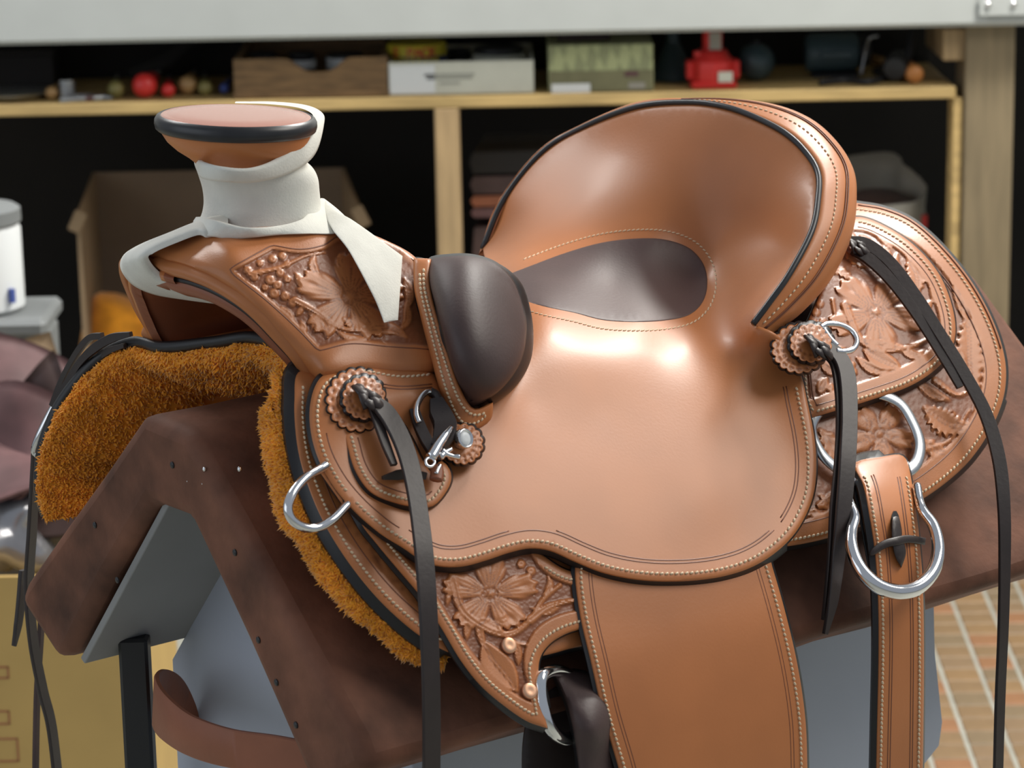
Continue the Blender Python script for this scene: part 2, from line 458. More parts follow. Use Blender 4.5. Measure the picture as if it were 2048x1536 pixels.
# ------------------------------------------------------------------ tooling relief drawn as a height field
def poly_dist_param(u, v, line):
    q = np.stack([u, v], -1); a, b = line[:-1], line[1:]; ab = b-a; L = np.linalg.norm(ab, axis=1); cum = np.r_[0, np.cumsum(L)]
    best = np.full(len(q), 1e9); par = np.zeros(len(q)); side = np.zeros(len(q))
    for i in range(len(a)):
        t = np.clip(((q-a[i])@ab[i])/(L[i]**2+1e-9), 0, 1)
        dv = q-a[i]-t[:, None]*ab[i]; dd = np.sqrt((dv**2).sum(1))
        k = dd < best
        best[k] = dd[k]; par[k] = (cum[i]+t[k]*L[i])/cum[-1]
        side[k] = np.sign(ab[i, 0]*dv[k, 1]-ab[i, 1]*dv[k, 0])
    return best, par, side
def relief(region, items, depth=.0015, ins=4):
    reg = spline(region, 8, True)
    def f(u, v):
        q = np.stack([u, v], -1); n = len(q)
        inn = inside(q, reg); dd = np.where(inn, dist_poly(q, reg), 0)
        base = -depth*np.clip(dd/ins, 0, 1)
        raised = np.zeros(n); cuts = np.zeros(n)
        for it in items:
            k = it[0]
            if k == 'flower':
                _, cx, cy, R, rot, sq, ang = it
                ca, sa = math.cos(ang), math.sin(ang)
                dx, dy = u-cx, v-cy; X = dx*ca+dy*sa; Y = (-dx*sa+dy*ca)/sq
                r = np.hypot(X, Y)/R; ph = np.arctan2(Y, X)
                for i in range(5):
                    pa = rot+i*2*math.pi/5
                    dp = (ph-pa+math.pi) % (2*math.pi)-math.pi
                    lx = r*np.cos(dp); ly = r*np.sin(dp)
                    edge = 1.0+.05*np.cos(dp*26)
                    wd = .50*np.clip(lx, 0, 1)**.65*np.sqrt(np.clip(1-(np.clip(lx/edge, 0, 1))**4, 0, 1))+1e-4
                    ins_ = (np.abs(ly) < wd) & (lx > 0) & (lx < edge)
                    yy = np.abs(ly)/wd
                    hh = (.42+.55*np.clip(lx, 0, 1)**1.5)*(1-yy**6)
                    hh = hh*(1-.34*(.5+.5*np.cos(dp*34))*np.clip(1.15-lx, 0, 1)) - .34*np.exp(-((lx-.76)/.12)**2)*(.5+.5*np.cos(dp*15))
                    hh = hh + .16*yy**3*(yy < .96)
                    raised = np.where(ins_, np.maximum(raised, np.clip(hh, .12, 1.15)*np.clip((wd-np.abs(ly))*R/3.5, 0, 1)*np.clip((edge-lx)*R/3.5, 0, 1)), raised)
                    cuts = np.where(ins_, np.maximum(cuts, .75*(np.cos(dp*34) > .55)*(lx < .52+.14*np.cos(dp*11))*(lx > .12)+.8*(yy > .90)), cuts)
                c = r < .17
                raised = np.where(c, np.maximum(.1, .25+.5*np.exp(-(r/.07)**2)+.10*np.cos(ph*9)), raised)
            elif k == 'stem':
                _, pts, wd = it[:3]
                line = spline(pts, 8); b, par, sd = poly_dist_param(u, v, line)
                w_ = wd*(1-.55*par); x = b/w_
                hh = .85*np.clip((w_-b)/3.6, 0, 1)*(1-.25*np.exp(-(x/.25)**2))
                raised = np.where(x < 1, np.maximum(raised, hh), raised)
            elif k == 'leaf':
                _, pts, wd, nsc = it[:4]
                line = spline(pts, 8); b, par, sd = poly_dist_param(u, v, line)
                prof = np.sin(np.pi*np.clip(par*.93+.035, 0, 1))**.75
                w_ = wd*prof*(1+.16*np.cos(par*nsc*2*np.pi)*(nsc > 0))+1e-3; x = b/w_
                hh = (.35+.6*np.clip(x, 0, 1)**.8)*np.clip((w_-b)/3.6, 0, 1)
                if nsc: hh = hh-.22*(.5+.5*np.cos(par*nsc*2*np.pi+math.pi))*np.clip(x*1.6-.35, 0, 1)
                hh = np.where(b < 3, np.maximum(hh, .7*(1-b/4)*np.clip((w_-b)/3.6, 0, 1)), hh)
                cuts = np.where((x < 1)&(b < 4.2)&(b > 2.4)&(w_ > 9), np.maximum(cuts, .6), cuts)
                raised = np.where((x < 1), np.maximum(raised, np.clip(hh, 0, 1.1)), raised)
            elif k == 'dot':
                _, cx, cy, R = it
                r = np.hypot(u-cx, v-cy)/R
                hh = .8*np.sqrt(np.clip(1-r**2.5, 0, 1))*(1-.45*np.exp(-(r/.4)**2))
                raised = np.where(r < 1, np.maximum(raised, hh), raised)
            elif k == 'fan':
                _, cx, cy, R, a0, a1 = it
                r = np.hypot(u-cx, v-cy)/R; ph = np.arctan2(v-cy, u-cx)
                aa = (ph-a0) % (2*math.pi); sp = (a1-a0) % (2*math.pi)
                ok = (r < 1+.06*np.cos(aa*14)) & (aa < sp)
                hh = (.3+.6*r)*(1-.3*(.5+.5*np.cos(aa*16)))
                raised = np.where(ok, np.maximum(raised, hh), raised)
        h = np.where(inn, base+depth*1.25*raised*np.clip(dd/4, 0, 1), 0)
        bgm = np.where(inn, np.clip(dd/ins, 0, 1)*np.clip(1-raised*2.0, 0, 1), 0)
        st = rng.uniform(-.00016, .00016, n)*bgm
        return h+st, np.clip(np.maximum(bgm, cuts), 0, 1)*.9
    return f
# ================================================================== THE SETTING
Z = np.array([0, 0, 1.0])
YB = 4.20
M.update({
 'grout': mat('pale_grout', (.36, .36, .31), .8, var=.1, vscale=20),
 'wallm': mat('off_white_wall_paint', (.62, .62, .59), .9, var=.04, vscale=3),
 'white': mat('white_painted_board', (.47, .49, .47), .55, var=.04, vscale=9, bump=.1, bscale=30),
 'pine': mat('raw_pine_board', (.52, .36, .145), .6, var=.22, vscale=9, stretch=(1, 8, 8)),
 'post': mat('aged_pine_post', (.40, .275, .14), .65, var=.22, vscale=10, stretch=(8, 8, .8)),
 'dpost': mat('grey_brown_post', (.215, .165, .095), .7, var=.15, vscale=10, stretch=(8, 8, .8)),
 'ply': mat('dark_shade_plywood', (.017, .014, .012), .85, var=.3, vscale=4),  # near-black colour holds the under-bench shade, also used on dark boxes
 'card': mat('brown_cardboard', (.27, .185, .105), .8, var=.08, vscale=12),
 'cardD': mat('dull_brown_cardboard', (.20, .145, .10), .85, var=.1, vscale=10),
 'wood': mat('brown_box_wood', (.20, .115, .048), .6, var=.3, vscale=12, stretch=(2, 10, 10)),
 'wcard': mat('white_carton', (.66, .66, .56), .6, var=.05, vscale=20),
 'red': mat('red_paint', (.68, .035, .03), .35),
 'yellow': mat('yellow_label', (.65, .52, .03), .5),
 'navy': mat('navy_print', (.02, .03, .09), .5),
 'teal': mat('teal_grey_paint', (.045, .075, .085), .4, var=.1),
 'olive': mat('olive_plastic', (.22, .19, .06), .45),
 'tanw': mat('varnished_handle_wood', (.42, .25, .10), .4, var=.15, vscale=40),
 'orangew': mat('orange_handle_wood', (.55, .22, .06), .45, var=.1, vscale=40),
 'blue': mat('blue_plastic', (.06, .10, .36), .4),
 'jarw': mat('white_plastic', (.78, .80, .80), .4),
 'darkp': mat('black_plastic', (.015, .015, .017), .45),
 'gbin': mat('grey_plastic_bin', (.20, .21, .21), .55, var=.05),
 'scrap': mat('dusty_pink_leather_scrap', (.13, .062, .062), .65, var=.3, vscale=20),
 'scrap2': mat('dark_brown_leather_scrap', (.055, .030, .027), .6, var=.3, vscale=20),
 'foil': mat('crumpled_clear_plastic', (.35, .35, .37), .2, .6, bump=.8, bscale=40),
 'paper': mat('pale_bag_paper', (.36, .34, .29), .8, var=.08, vscale=20),
 'glassd': mat('dark_jar', (.02, .018, .018), .2),
 'steel': mat('grey_steel', (.35, .36, .37), .4, .8),
})
_nt = mat('striped_green_carton', (.36, .38, .20), .6)
_n = _nt.node_tree; _b = _n.nodes['Principled BSDF']
_tc = _n.nodes.new('ShaderNodeTexCoord'); _mp = _n.nodes.new('ShaderNodeMapping'); _mp.inputs['Rotation'].default_value = (0, math.radians(-32), 0); _mp.inputs['Scale'].default_value = (46, 46, 16)
_wv = _n.nodes.new('ShaderNodeTexChecker'); _wv.inputs['Scale'].default_value = 1.6
_wv.inputs['Color1'].default_value = (.44, .47, .24, 1); _wv.inputs['Color2'].default_value = (.30, .32, .17, 1)
_n.links.new(_tc.outputs['Object'], _mp.inputs[0]); _n.links.new(_mp.outputs[0], _wv.inputs['Vector']); _n.links.new(_wv.outputs['Color'], _b.inputs['Base Color'])
M['green'] = _nt
M['print'] = mat('grey_print', (.40, .40, .34), .7)
M['greenD'] = mat('olive_carton_band', (.20, .19, .10), .6, var=.15, vscale=30)

floor = MB().box((0, 3.6, -.0105), (12, 12, .02)).build('floor', 'grout'); tag(floor, kind='structure')
tile_cols = [mat('floor_tile_%d' % i, c, .55, var=.12, vscale=30) for i, c in enumerate([(.24, .155, .08), (.29, .145, .07), (.215, .155, .09), (.265, .165, .08), (.24, .16, .09)])]
tl_me = []
for tc_ in tile_cols:
    o = MB().box((0, 0, 0), (.0475, .0445, .02), bev=.0015).build('tile', tc_); tl_me.append(o.data); bpy.data.objects.remove(o)
ca, sa = math.cos(math.radians(-1.7)), math.sin(math.radians(-1.7))
for i in range(11):
    for j in range(25):
        x, y = (i-3)*.053, (j-3)*.048
        o = bpy.data.objects.new('tile', tl_me[int(rng.choice([0, 0, 1, 2, 3, 4]))]); COL.objects.link(o); o.parent = floor
        o.location = (.44+x*ca-y*sa, 3.28+x*sa+y*ca, -.0085); o.rotation_euler = (0, 0, math.radians(-1.7))
wall = MB().box((0, 4.98, 1.2), (12, .06, 2.6)).build('wall_back', 'wallm'); tag(wall, kind='structure')

# ------------------------------------------------------------------ workbench
def zpx(v, Y=YB, u=1024): return float(at(u, v, Y)[2])
zU, zS, zSb = zpx(65), zpx(190), zpx(214)
bench = empty('workbench', (0.2, YB+.3, 0), 'long white-topped workbench with a pine shelf and square posts, behind the saddle', 'workbench')
MB().box((-.2, YB+.33, zU+.19), (4.4, .74, .04), bev=.004).build('top', 'white', bench)
ap = MB().box((-.2, YB-.02, zU+.0875), (4.4, .035, .175), bev=.006).build('apron', 'white', bench)
pl = at(2010, 8, YB-.045)
o = MB().box(pl, (.075, .004, .034), bev=.001).build('corner_plate', 'white', ap)
for dx in (-.025, .012):
    MB().lathe(pl+np.array([dx, -.004, .0]), [(.0001, .002), (.004, .0015), (.0045, 0)], 10, (0, -1, 0)).build('screw', 'chrome', o, True)
xr_ = float(at(1912, 185, YB)[0])
MB().box(((xr_-1.9)/2, YB+.135, (zS+zSb)/2), (xr_+1.9, .27, zS-zSb), bev=.002).build('shelf', 'pine', bench)
MB().box(((xr_-1.9)/2, YB+.28, (zSb+zU)/2+.02), (xr_+1.9, .012, zU-zSb+.04)).build('shelf_shade_board', 'ply', bench)  # added near-black board standing for the shade behind the shelf things
def postpx(name, u0, u1, y0, y1, vtop, Ymat, vm=400):
    a, b = at(u0, vm, y0)[0], at(u1, vm, y0)[0]
    zt = zpx(vtop, y0)
    return MB().box(((a+b)/2, (y0+y1)/2, zt/2), (b-a, y1-y0, zt), bev=.002).build(name, Ymat, bench)
postpx('post', 873, 922, YB+.0, YB+.09, 214, 'post')
postpx('post', 1926, 2023, YB-.005, YB+.09, 40, 'dpost')
postpx('post', -420, -330, YB-.005, YB+.09, 40, 'dpost')
a = at(1905, 300, YB+.005)[0]; b = at(1924, 300, YB+.005)[0]
MB().box(((a+b)/2, YB+.03, zSb/2), (b-a, .05, zSb), bev=.001).build('side_panel', 'pine', bench)
p0, p1 = at(1888, 58, YB+.005), at(1934, 122, YB+.005)
MB().box(((p0[0]+p1[0])/2, YB+.10, (p0[2]+p1[2])/2), (p1[0]-p0[0], .18, p0[2]-p1[2]), bev=.002).build('bracket', 'post', bench)
MB().box((-.2, YB+.66, zU/2), (4.4, .02, zU)).build('back_panel', 'ply', bench)  # near-black panel, its colour carries the shade beneath the bench

# ------------------------------------------------------------------ things on the shelf
def on_shelf(u, Y=YB+.06): return np.array([at(u, 190, Y)[0], Y, zS])
def size_px(n, Y): return n/FPX*Y*1.01
# wooden tray with a scooped front
def wooden_tray():
    Y = YB+.012; x0, x1 = at(469, 190, Y)[0], at(776, 190, Y)[0]; h = size_px(79, Y); d = .22
    t = empty('wooden_tray', ((x0+x1)/2, Y+d/2, zS), 'brown wooden tray with a scooped front, full of small jars, on the shelf', 'tray')
    wd = x1-x0; n = 24; fr = []; prof = []
    for i in range(n+1):
        x = i/n; dip = .36*math.exp(-((x-.55)/.15)**4)
        prof.append((x0+x*wd, zS+h*(1-dip)+h*.06*(x > .8)*0))
    V = []; F = []
    for y in (Y, Y+.010):
        for x, z in prof: V += [(x, y, zS+.001), (x, y, z)]
    k = 2*(n+1)
    for i in range(n):
        a, b, c, d2 = 2*i, 2*i+1, 2*i+3, 2*i+2
        F += [(a, d2, c, b), (k+a, k+b, k+c, k+d2), (b, c, k+c, k+b), (a, k+a, k+d2, d2)]
    F += [(0, 1, k+1, k), (2*n, k+2*n, k+2*n+1, 2*n+1)]
    mesh('front_board', V, F, 'wood', t, smooth=False)
    MB().box(((x0+x1)/2, Y+.003, zS+.005), (wd+.004, .014, .010), bev=.002).build('base_strip', 'wood', t)
    for sx in (x0+.005, x1-.005): MB().box((sx, Y+d/2+.006, zS+h/2), (.010, d-.014, h), bev=.001).build('side_board', 'wood', t)
    MB().box(((x0+x1)/2, Y+d-.004, zS+h/2), (wd-.021, .008, h), bev=.001).build('back_board', 'wood', t)
    MB().box(((x0+x1)/2, Y+d/2, zS+.004), (wd-.021, d-.02, .006)).build('bottom', 'wood', t)
    return Y, h
trY, trH = wooden_tray()
def jar(u, wpx, vtop, Y, label, bodym, lidm, bandm=None, cat='jar', band=(.5, .68), group=None, z0=None):
    c = np.array([at(u, 190, Y)[0], Y, (zS+.008) if z0 is None else z0]); r = size_px(wpx/2, Y); h = zpx(vtop, Y)-c[2]
    t = empty('storage_jar', c, label, cat, group)
    MB().lathe(c, [(r*.9, 0), (r, .004), (r, h*.72), (r*.86, h*.80), (r*.80, h*.82)], 22).build('body', bodym, t, auto=.7)
    MB().lathe(c+Z*h*.81, [(r*.86, 0), (r*.92, .002), (r*.92, h*.17), (r*.86, h*.185), (.001, h*.19)], 22).build('lid', lidm, t, auto=.7)
    if bandm: MB().lathe(c+Z*h*band[0], [(r*1.004, 0), (r*1.012, .001), (r*1.012, h*(band[1]-band[0])), (r*1.004, h*(band[1]-band[0])+.001)], 22).build('label_band', bandm, t, auto=.7)
    return t
jar(527, 60, 95, YB+.10, 'dark jar with a grey band, leftmost in the wooden tray', 'glassd', 'darkp', 'jarw', band=(.50, .62))
jar(606, 56, 96, YB+.10, 'dark jar with a red and white band, middle of the wooden tray', 'glassd', 'darkp', 'jarw', band=(.52, .76))
jar(694, 78, 100, YB+.12, 'jar with a broad pale label, rightmost in the wooden tray', 'glassd', 'darkp', 'jarw', band=(.50, .86))
def open_carton(u0, u1, vt, vb, Y, d, name, label, m_, cat='box', tilt=0, z0=None, th=.004):
    x0, x1 = at(u0, 190, Y)[0], at(u1, 190, Y)[0]; z0 = zS if z0 is None else z0; h = zpx(vt, Y, (u0+u1)/2)-z0; wd = x1-x0
    t = empty(name, ((x0+x1)/2, Y+d/2, z0), label, cat)
    f = MB().box(((x0+x1)/2, Y+th/2, z0+h/2+.001), (wd, th, h), bev=.001).build('front_panel', m_, t)
    MB().box(((x0+x1)/2, Y+d-th/2, z0+h/2+.001), (wd, th, h), bev=.001).build('back_panel', m_, t)
    for sx in (x0+th/2, x1-th/2): MB().box((sx, Y+d/2, z0+h/2+.001), (th, d-2*th-.001, h), bev=.001).build('side_panel', m_, t)
    MB().box(((x0+x1)/2, Y+d/2, z0+.004), (wd-2*th-.002, d-2*th-.002, .004)).build('bottom', m_, t)
    return t, f, x0, x1, h
def text(body, loc, size, m_, parent, name='lettering', rot=(math.pi/2, 0, 0), ext=.0003):
    c = bpy.data.curves.new(name, 'FONT'); c.body = body; c.size = size; c.extrude = ext; c.align_x = 'CENTER'; c.align_y = 'CENTER'
    o = bpy.data.objects.new(name, c); COL.objects.link(o); bpy.context.view_layer.update()
    me = bpy.data.meshes.new_from_object(o); bpy.data.objects.remove(o)
    me.materials.clear(); me.materials.append(M[m_])
    o = bpy.data.objects.new(name, me); COL.objects.link(o); o.parent = parent
    o.location = np.array(loc)-org(parent); o.rotation_euler = rot; return o
t, f, x0, x1, h = open_carton(778, 1068, 124, 198, YB+.012, .20, 'white_carton', 'low white open carton on the shelf beside the wooden tray', 'wcard')
for k, (ww, zz) in enumerate(((.075, .62), (.068, .52), (.03, .36))):
    MB().box((x0+(x1-x0)*.42, YB+.0112, zS+h*zz), (ww, .0006, .0034)).build('printed_line', 'print', f)
MB().box((x0+(x1-x0)*.165, YB+.0112, zS+h*.5), ((x1-x0)*.31, .0006, h*.86)).build('printed_patch', 'jarw', f)
def can(u, wpx, vtop, Y, label):
    c = np.array([at(u, 190, Y)[0], Y, zS+.008]); r = size_px(wpx/2, Y); h = zpx(vtop, Y, u)-c[2]
    t = empty('paint_can', c, label, 'can')
    b_ = MB().lathe(c, [(r*.98, 0), (r, .003), (r, h*.96), (r*.96, h), (r*.88, h*.985), (.001, h*.98)], 26).build('body', 'yellow', t, auto=.7)
    for z_, hh, mm in ((.0, .70, 'navy'),):
        MB().lathe(c+Z*h*z_, [(r*1.003, 0), (r*1.012, .001), (r*1.012, h*hh), (r*1.003, h*hh+.001)], 26).build('label_band', mm, t, auto=.7)
    for i in range(9):
        a = -math.pi/2-.9+i*.2
        MB().box(c+np.array([math.cos(a)*r*1.012, math.sin(a)*r*1.012, h*.635]), (.006, .004, h*.10), R=[[math.cos(a+math.pi/2), -math.sin(a+math.pi/2), 0], [math.sin(a+math.pi/2), math.cos(a+math.pi/2), 0], [0, 0, 1]]).build('printed_bar', 'yellow', t)
    for i, ch in enumerate('E PACK'):
        if ch == ' ': continue
        a = -math.pi/2-.72+i*.26
        text(ch, c+np.array([math.cos(a)*r*1.004, math.sin(a)*r*1.004, h*.815]), .021, 'red', t, 'letter', (math.pi/2, 0, a+math.pi/2), .0012)
can(836, 118, 84, YB+.09, 'yellow can with red letters and a dark band in the white carton')
jar(1000, 108, 92, YB+.11, 'squat tub with a dark lid standing in the white carton', 'wcard', 'darkp', None, cat='tub')
jar(920, 50, 96, YB+.15, 'small dark bottle at the back of the white carton', 'glassd', 'darkp', 'steel', cat='bottle', band=(.3, .4))
def striped_box():
    Y = YB+.012; x0, x1 = at(1098, 190, Y)[0], at(1307, 190, Y)[0]; h = zpx(90, Y, 1200)-zS; d = .16
    t = empty('striped_carton', ((x0+x1)/2, Y+d/2, zS), 'green diagonally striped carton with an olive lower band and white labels', 'box')
    MB().box(((x0+x1)/2, Y+d/2, zS+h/2+.001), (x1-x0, d, h), bev=.0015).build('body', 'green', t)
    MB().box(((x0+x1)/2, Y-.0006, zS+h*.24), ((x1-x0)*.985, .001, h*.44)).build('lower_band', 'greenD', t)
    for fx, fw, fz, fh, mm in ((.21, .37, .10, .19, 'jarw'), (.84, .16, .13, .13, 'paper'), (.79, .13, .38, .11, 'scrap')):
        MB().box((x0+(x1-x0)*fx, Y-.0016, zS+h*fz), ((x1-x0)*fw, .001, h*fh)).build('label_patch', mm, t)
    l = MB().box((x0+(x1-x0)*.35, Y+d*.5, zS+h+.006), ((x1-x0)*.5, d*.5, .010), bev=.002).build('folded_cloth', 'scrap2')
    tag(l, 'dark folded cloth lying on the striped carton', 'cloth')
striped_box()
def bottle_jack():
    Y = YB+.055; c = on_shelf(1425, Y); s = FPX/Y/1.01
    t = empty('bottle_jack', c, 'red hydraulic bottle jack with a white label and a tall ram', 'jack')
    def R_(n): return n/s
    MB().box(c+Z*R_(7), (R_(92), .075, R_(14)), bev=.004).build('base', 'red', t, auto=.6)
    MB().lathe(c+Z*R_(13), [(R_(46), 0), (R_(47), .003), (R_(45), R_(38)), (R_(34), R_(50)), (R_(30), R_(58)), (R_(28), R_(60))], 10).build('tank', 'red', t, auto=.5)
    for sx in (-1, 1):
        MB().box(c+np.array([sx*R_(46), 0, R_(34)]), (R_(14), .03, R_(38)), bev=.003).build('lug', 'red', t, auto=.6)
    MB().lathe(c+Z*R_(70), [(R_(20), 0), (R_(20), R_(50)), (R_(17), R_(54)), (.001, R_(54))], 18).build('ram_sleeve', 'red', t, auto=.6)
    MB().lathe(c+np.array([-R_(30), -.012, R_(62)]), [(R_(9), 0), (R_(9), R_(10)), (.001, R_(11))], 12).build('filler_plug', 'red', t, auto=.6)
    MB().box(c+np.array([R_(4), -R_(21), R_(92)]), (R_(23), .004, R_(34))).build('ram_label', 'paper', t)
    MB().box(c+np.array([R_(22), -R_(45)-.001, R_(24)]), (R_(28), .006, R_(20))).build('tank_label', 'wcard', t)
bottle_jack()
def at_shelf_obj(name, parts, label, cat, c, group=None):
    t = empty(name, c, label, cat, group)
    for nm, mb, mm in parts: mb.build(nm, mm, t, auto=.6)
    return t
c = on_shelf(1512, YB+.10); r = size_px(37, YB+.1)
at_shelf_obj('round_float', [('ball', MB().lathe(c, [(.001, .001)]+[(r*math.sin(a), r-r*math.cos(a)+.001) for a in np.linspace(.15, math.pi-.12, 16)], 26), 'teal'),
    ('neck', MB().lathe(c+Z*(2*r-.002), [(r*.2, 0), (r*.2, .006), (.001, .007)], 12), 'darkp')], 'round blue-grey ball standing right of the red jack', 'ball', c)
c = on_shelf(1345, YB+.13); 
at_shelf_obj('funnel', [('cone', MB().lathe(c, [(.036, .001), (.037, .004), (.012, .055), (.011, .056), (.033, .006)], 22), 'teal'), ('spout', MB().lathe(c+Z*.053, [(.011, 0), (.007, .035), (.001, .0355)], 14), 'teal')], 'dark blue funnel upside down between striped carton and red jack', 'funnel', c)
Y = YB+.14; c = on_shelf(1668, Y)
mb = MB(); mb.lathe(c+np.array([-.045, 0, .036]), [(.001, 0), (.026, .001), (.030, .006), (.030, .074), (.026, .080), (.001, .081)], 20, (1, 0, 0))
at_shelf_obj('electric_motor', [('housing', mb, 'teal'), ('foot', MB().box(c+Z*.003, (.07, .05, .006), bev=.001), 'darkp'), ('end_cap', MB().lathe(c+np.array([.038, 0, .036]), [(.024, 0), (.024, .012), (.012, .018), (.001, .018)], 18, (1, 0, 0)), 'darkp'),
   ('rib', MB().box(c+np.array([0, -.030, .036]), (.05, .008, .010), bev=.002), 'teal')], 'small blue-grey electric motor lying deep on the shelf', 'motor', c)
def cord(pts, r, name, label, cat, m_='darkp'):
    p = spline3(pts, 10); V, F = tube_geo(p, r, 8); o = mesh(name, V, F, m_); return tag(o, label, cat)
q = [on_shelf(1640, YB+.03), on_shelf(1690, YB+.05), on_shelf(1735, YB+.03), on_shelf(1770, YB+.07), on_shelf(1750, YB+.14), on_shelf(1775, YB+.2)]
cord([p+Z*.0055 for p in q], .0045, 'power_cord', 'black power cord snaking along the shelf', 'cord')
q = [on_shelf(1722, YB+.10)+Z*.006, on_shelf(1730, YB+.10)+Z*.04, on_shelf(1738, YB+.09)+Z*.062, on_shelf(1755, YB+.09)+Z*.066]
cord(q, .0022, 'bent_wire', 'thin bent wire standing beside the motor', 'wire', 'steel')
c = on_shelf(1785, YB+.06)
at_shelf_obj('hand_tool', [('head', MB().lathe(c+np.array([0, -.02, .022]), [(.001, 0), (.016, .001), (.019, .006), (.019, .05), (.001, .052)], 16, (.25, 1, .1)), 'darkp'), ('grip', MB().tube([c+np.array([.012, .0, .02]), c+np.array([.026, .01, .045]), c+np.array([.034, .03, .075])], [.008, .007, .005], 10), 'darkp')], 'black hand tool with a cranked grip beside the orange handle', 'tool', c)
def handle(u, wpx, v, m_, label, Y=YB+.03, L=.11, group=None, shape='ball', tip='steel'):
    r = size_px(wpx/2, Y); c = np.array([at(u, v, Y)[0], Y, zS+r+.001])
    t = empty('tool_handle', c-Z*r, label, 'tool handle', group)
    pr = [(.001, 0), (r*.55, r*.12), (r*.9, r*.45), (r, r), (r*.9, r*1.6), (r*.62, r*2.3), (r*.55, r*3), (r*.7, L*.6), (r*.6, L*.8), (r*.42, L)] if shape == 'ball' else [(.001, 0), (r*.8, .001), (r, .005), (r, L*.7), (r*.6, L)]
    dr = np.array([random.uniform(-.12, .12), 1, 0.0])
    MB().lathe(c, pr, 18, dr).build('grip', m_, t, True)
    MB().lathe(c+dr/np.linalg.norm(dr)*(L-.002), [(r*.3, 0), (r*.25, L*.6), (.001, L*.7)], 10, dr).build('shank', tip, t, True)
handle(1831, 36, 146, 'orangew', 'orange wooden handle end, rightmost thing on the shelf', shape='cyl')
handle(1763, 24, 120, 'tanw', 'small tan knob behind the black hand tool', YB+.20, .08)
handle(286, 50, 187, 'red', 'big red ball-ended tool handle at the left of the shelf', YB+.02)
handle(337, 28, 190, 'red', 'small red tool handle right of the big red one')
handle(101, 26, 190, 'tanw', 'small pale wooden tool handle, leftmost on the shelf')
handle(375, 38, 187, 'tanw', 'dull tan tool handle right of the small red one', YB+.05)
handle(411, 30, 190, 'olive', 'olive tool handle between the tan and the blue handles', YB+.04)
handle(448, 20, 185, 'blue', 'blue tool handle beside the wooden tray', YB+.06)
handle(232, 34, 190, 'olive', 'olive tool handle left of the big red one', YB+.03)
c = on_shelf(135, YB+.04)
at_shelf_obj('steel_cup', [('cup', MB().lathe(c, [(.010, .001), (.012, .003), (.012, .028), (.010, .029), (.009, .006)], 16), 'steel'), ('rim', MB().lathe(c+Z*.028, [(.0125, 0), (.0125, .002), (.011, .0025)], 16), 'chrome')], 'small grey steel cup beside the pale wooden handle', 'cup', c)
for k, (u, v, L, a, lab) in enumerate(((170, 200, .075, .3, 'grey steel punch lying near the shelf edge by the cup'), (190, 196, .06, -.4, 'short grey steel punch crossing behind the longer one'), (155, 203, .05, .1, 'stubby dark punch lying below the steel cup'))):
    Y = YB+.015+.014*k; c = on_shelf(u, Y); c[2] += .0045
    at_shelf_obj('leather_punch', [('shaft', MB().lathe(c-np.array([L/2*math.cos(a), L/2*math.sin(a), 0]), [(.0035, 0), (.0042, .003), (.0042, L*.8), (.002, L)], 8, (math.cos(a), math.sin(a), 0)), 'steel'), ('collar', MB().lathe(c, [(.0043, 0), (.0046, .002), (.0046, .01), (.0043, .012)], 8, (math.cos(a), math.sin(a), 0)), 'scrap')], lab, 'punch', c)
c = on_shelf(28, YB+.06)
at_shelf_obj('steel_tray', [('pan', MB().lathe(c, [(.035, .001), (.055, .010), (.056, .012), (.052, .011), (.033, .004), (.001, .004)], 28), 'alum'), ('rim', MB().lathe(c+Z*.0105, [(.055, 0), (.0575, .001), (.055, .0025)], 28), 'alum')], 'shallow shiny steel dish at the far left of the shelf', 'dish', c)
c = on_shelf(30, YB+.19)
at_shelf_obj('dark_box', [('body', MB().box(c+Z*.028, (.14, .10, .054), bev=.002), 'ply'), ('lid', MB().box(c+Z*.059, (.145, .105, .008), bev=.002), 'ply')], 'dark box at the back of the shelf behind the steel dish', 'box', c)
c = on_shelf(330, YB+.20)
mb = MB().tube([c+np.array([-.05, 0, .01]), c+np.array([.0, 0, .03]), c+np.array([.06, .02, .075])], [.016, .015, .012], 10)
at_shelf_obj('grey_sleeve', [('tube', mb, 'ply'), ('ring', MB().lathe(c+np.array([.06, .02, .072]), [(.012, 0), (.014, .002), (.014, .008), (.012, .01)], 12, (.6, .2, .5)), 'steel')], 'dark tube slanting up behind the red handles', 'tube', c)

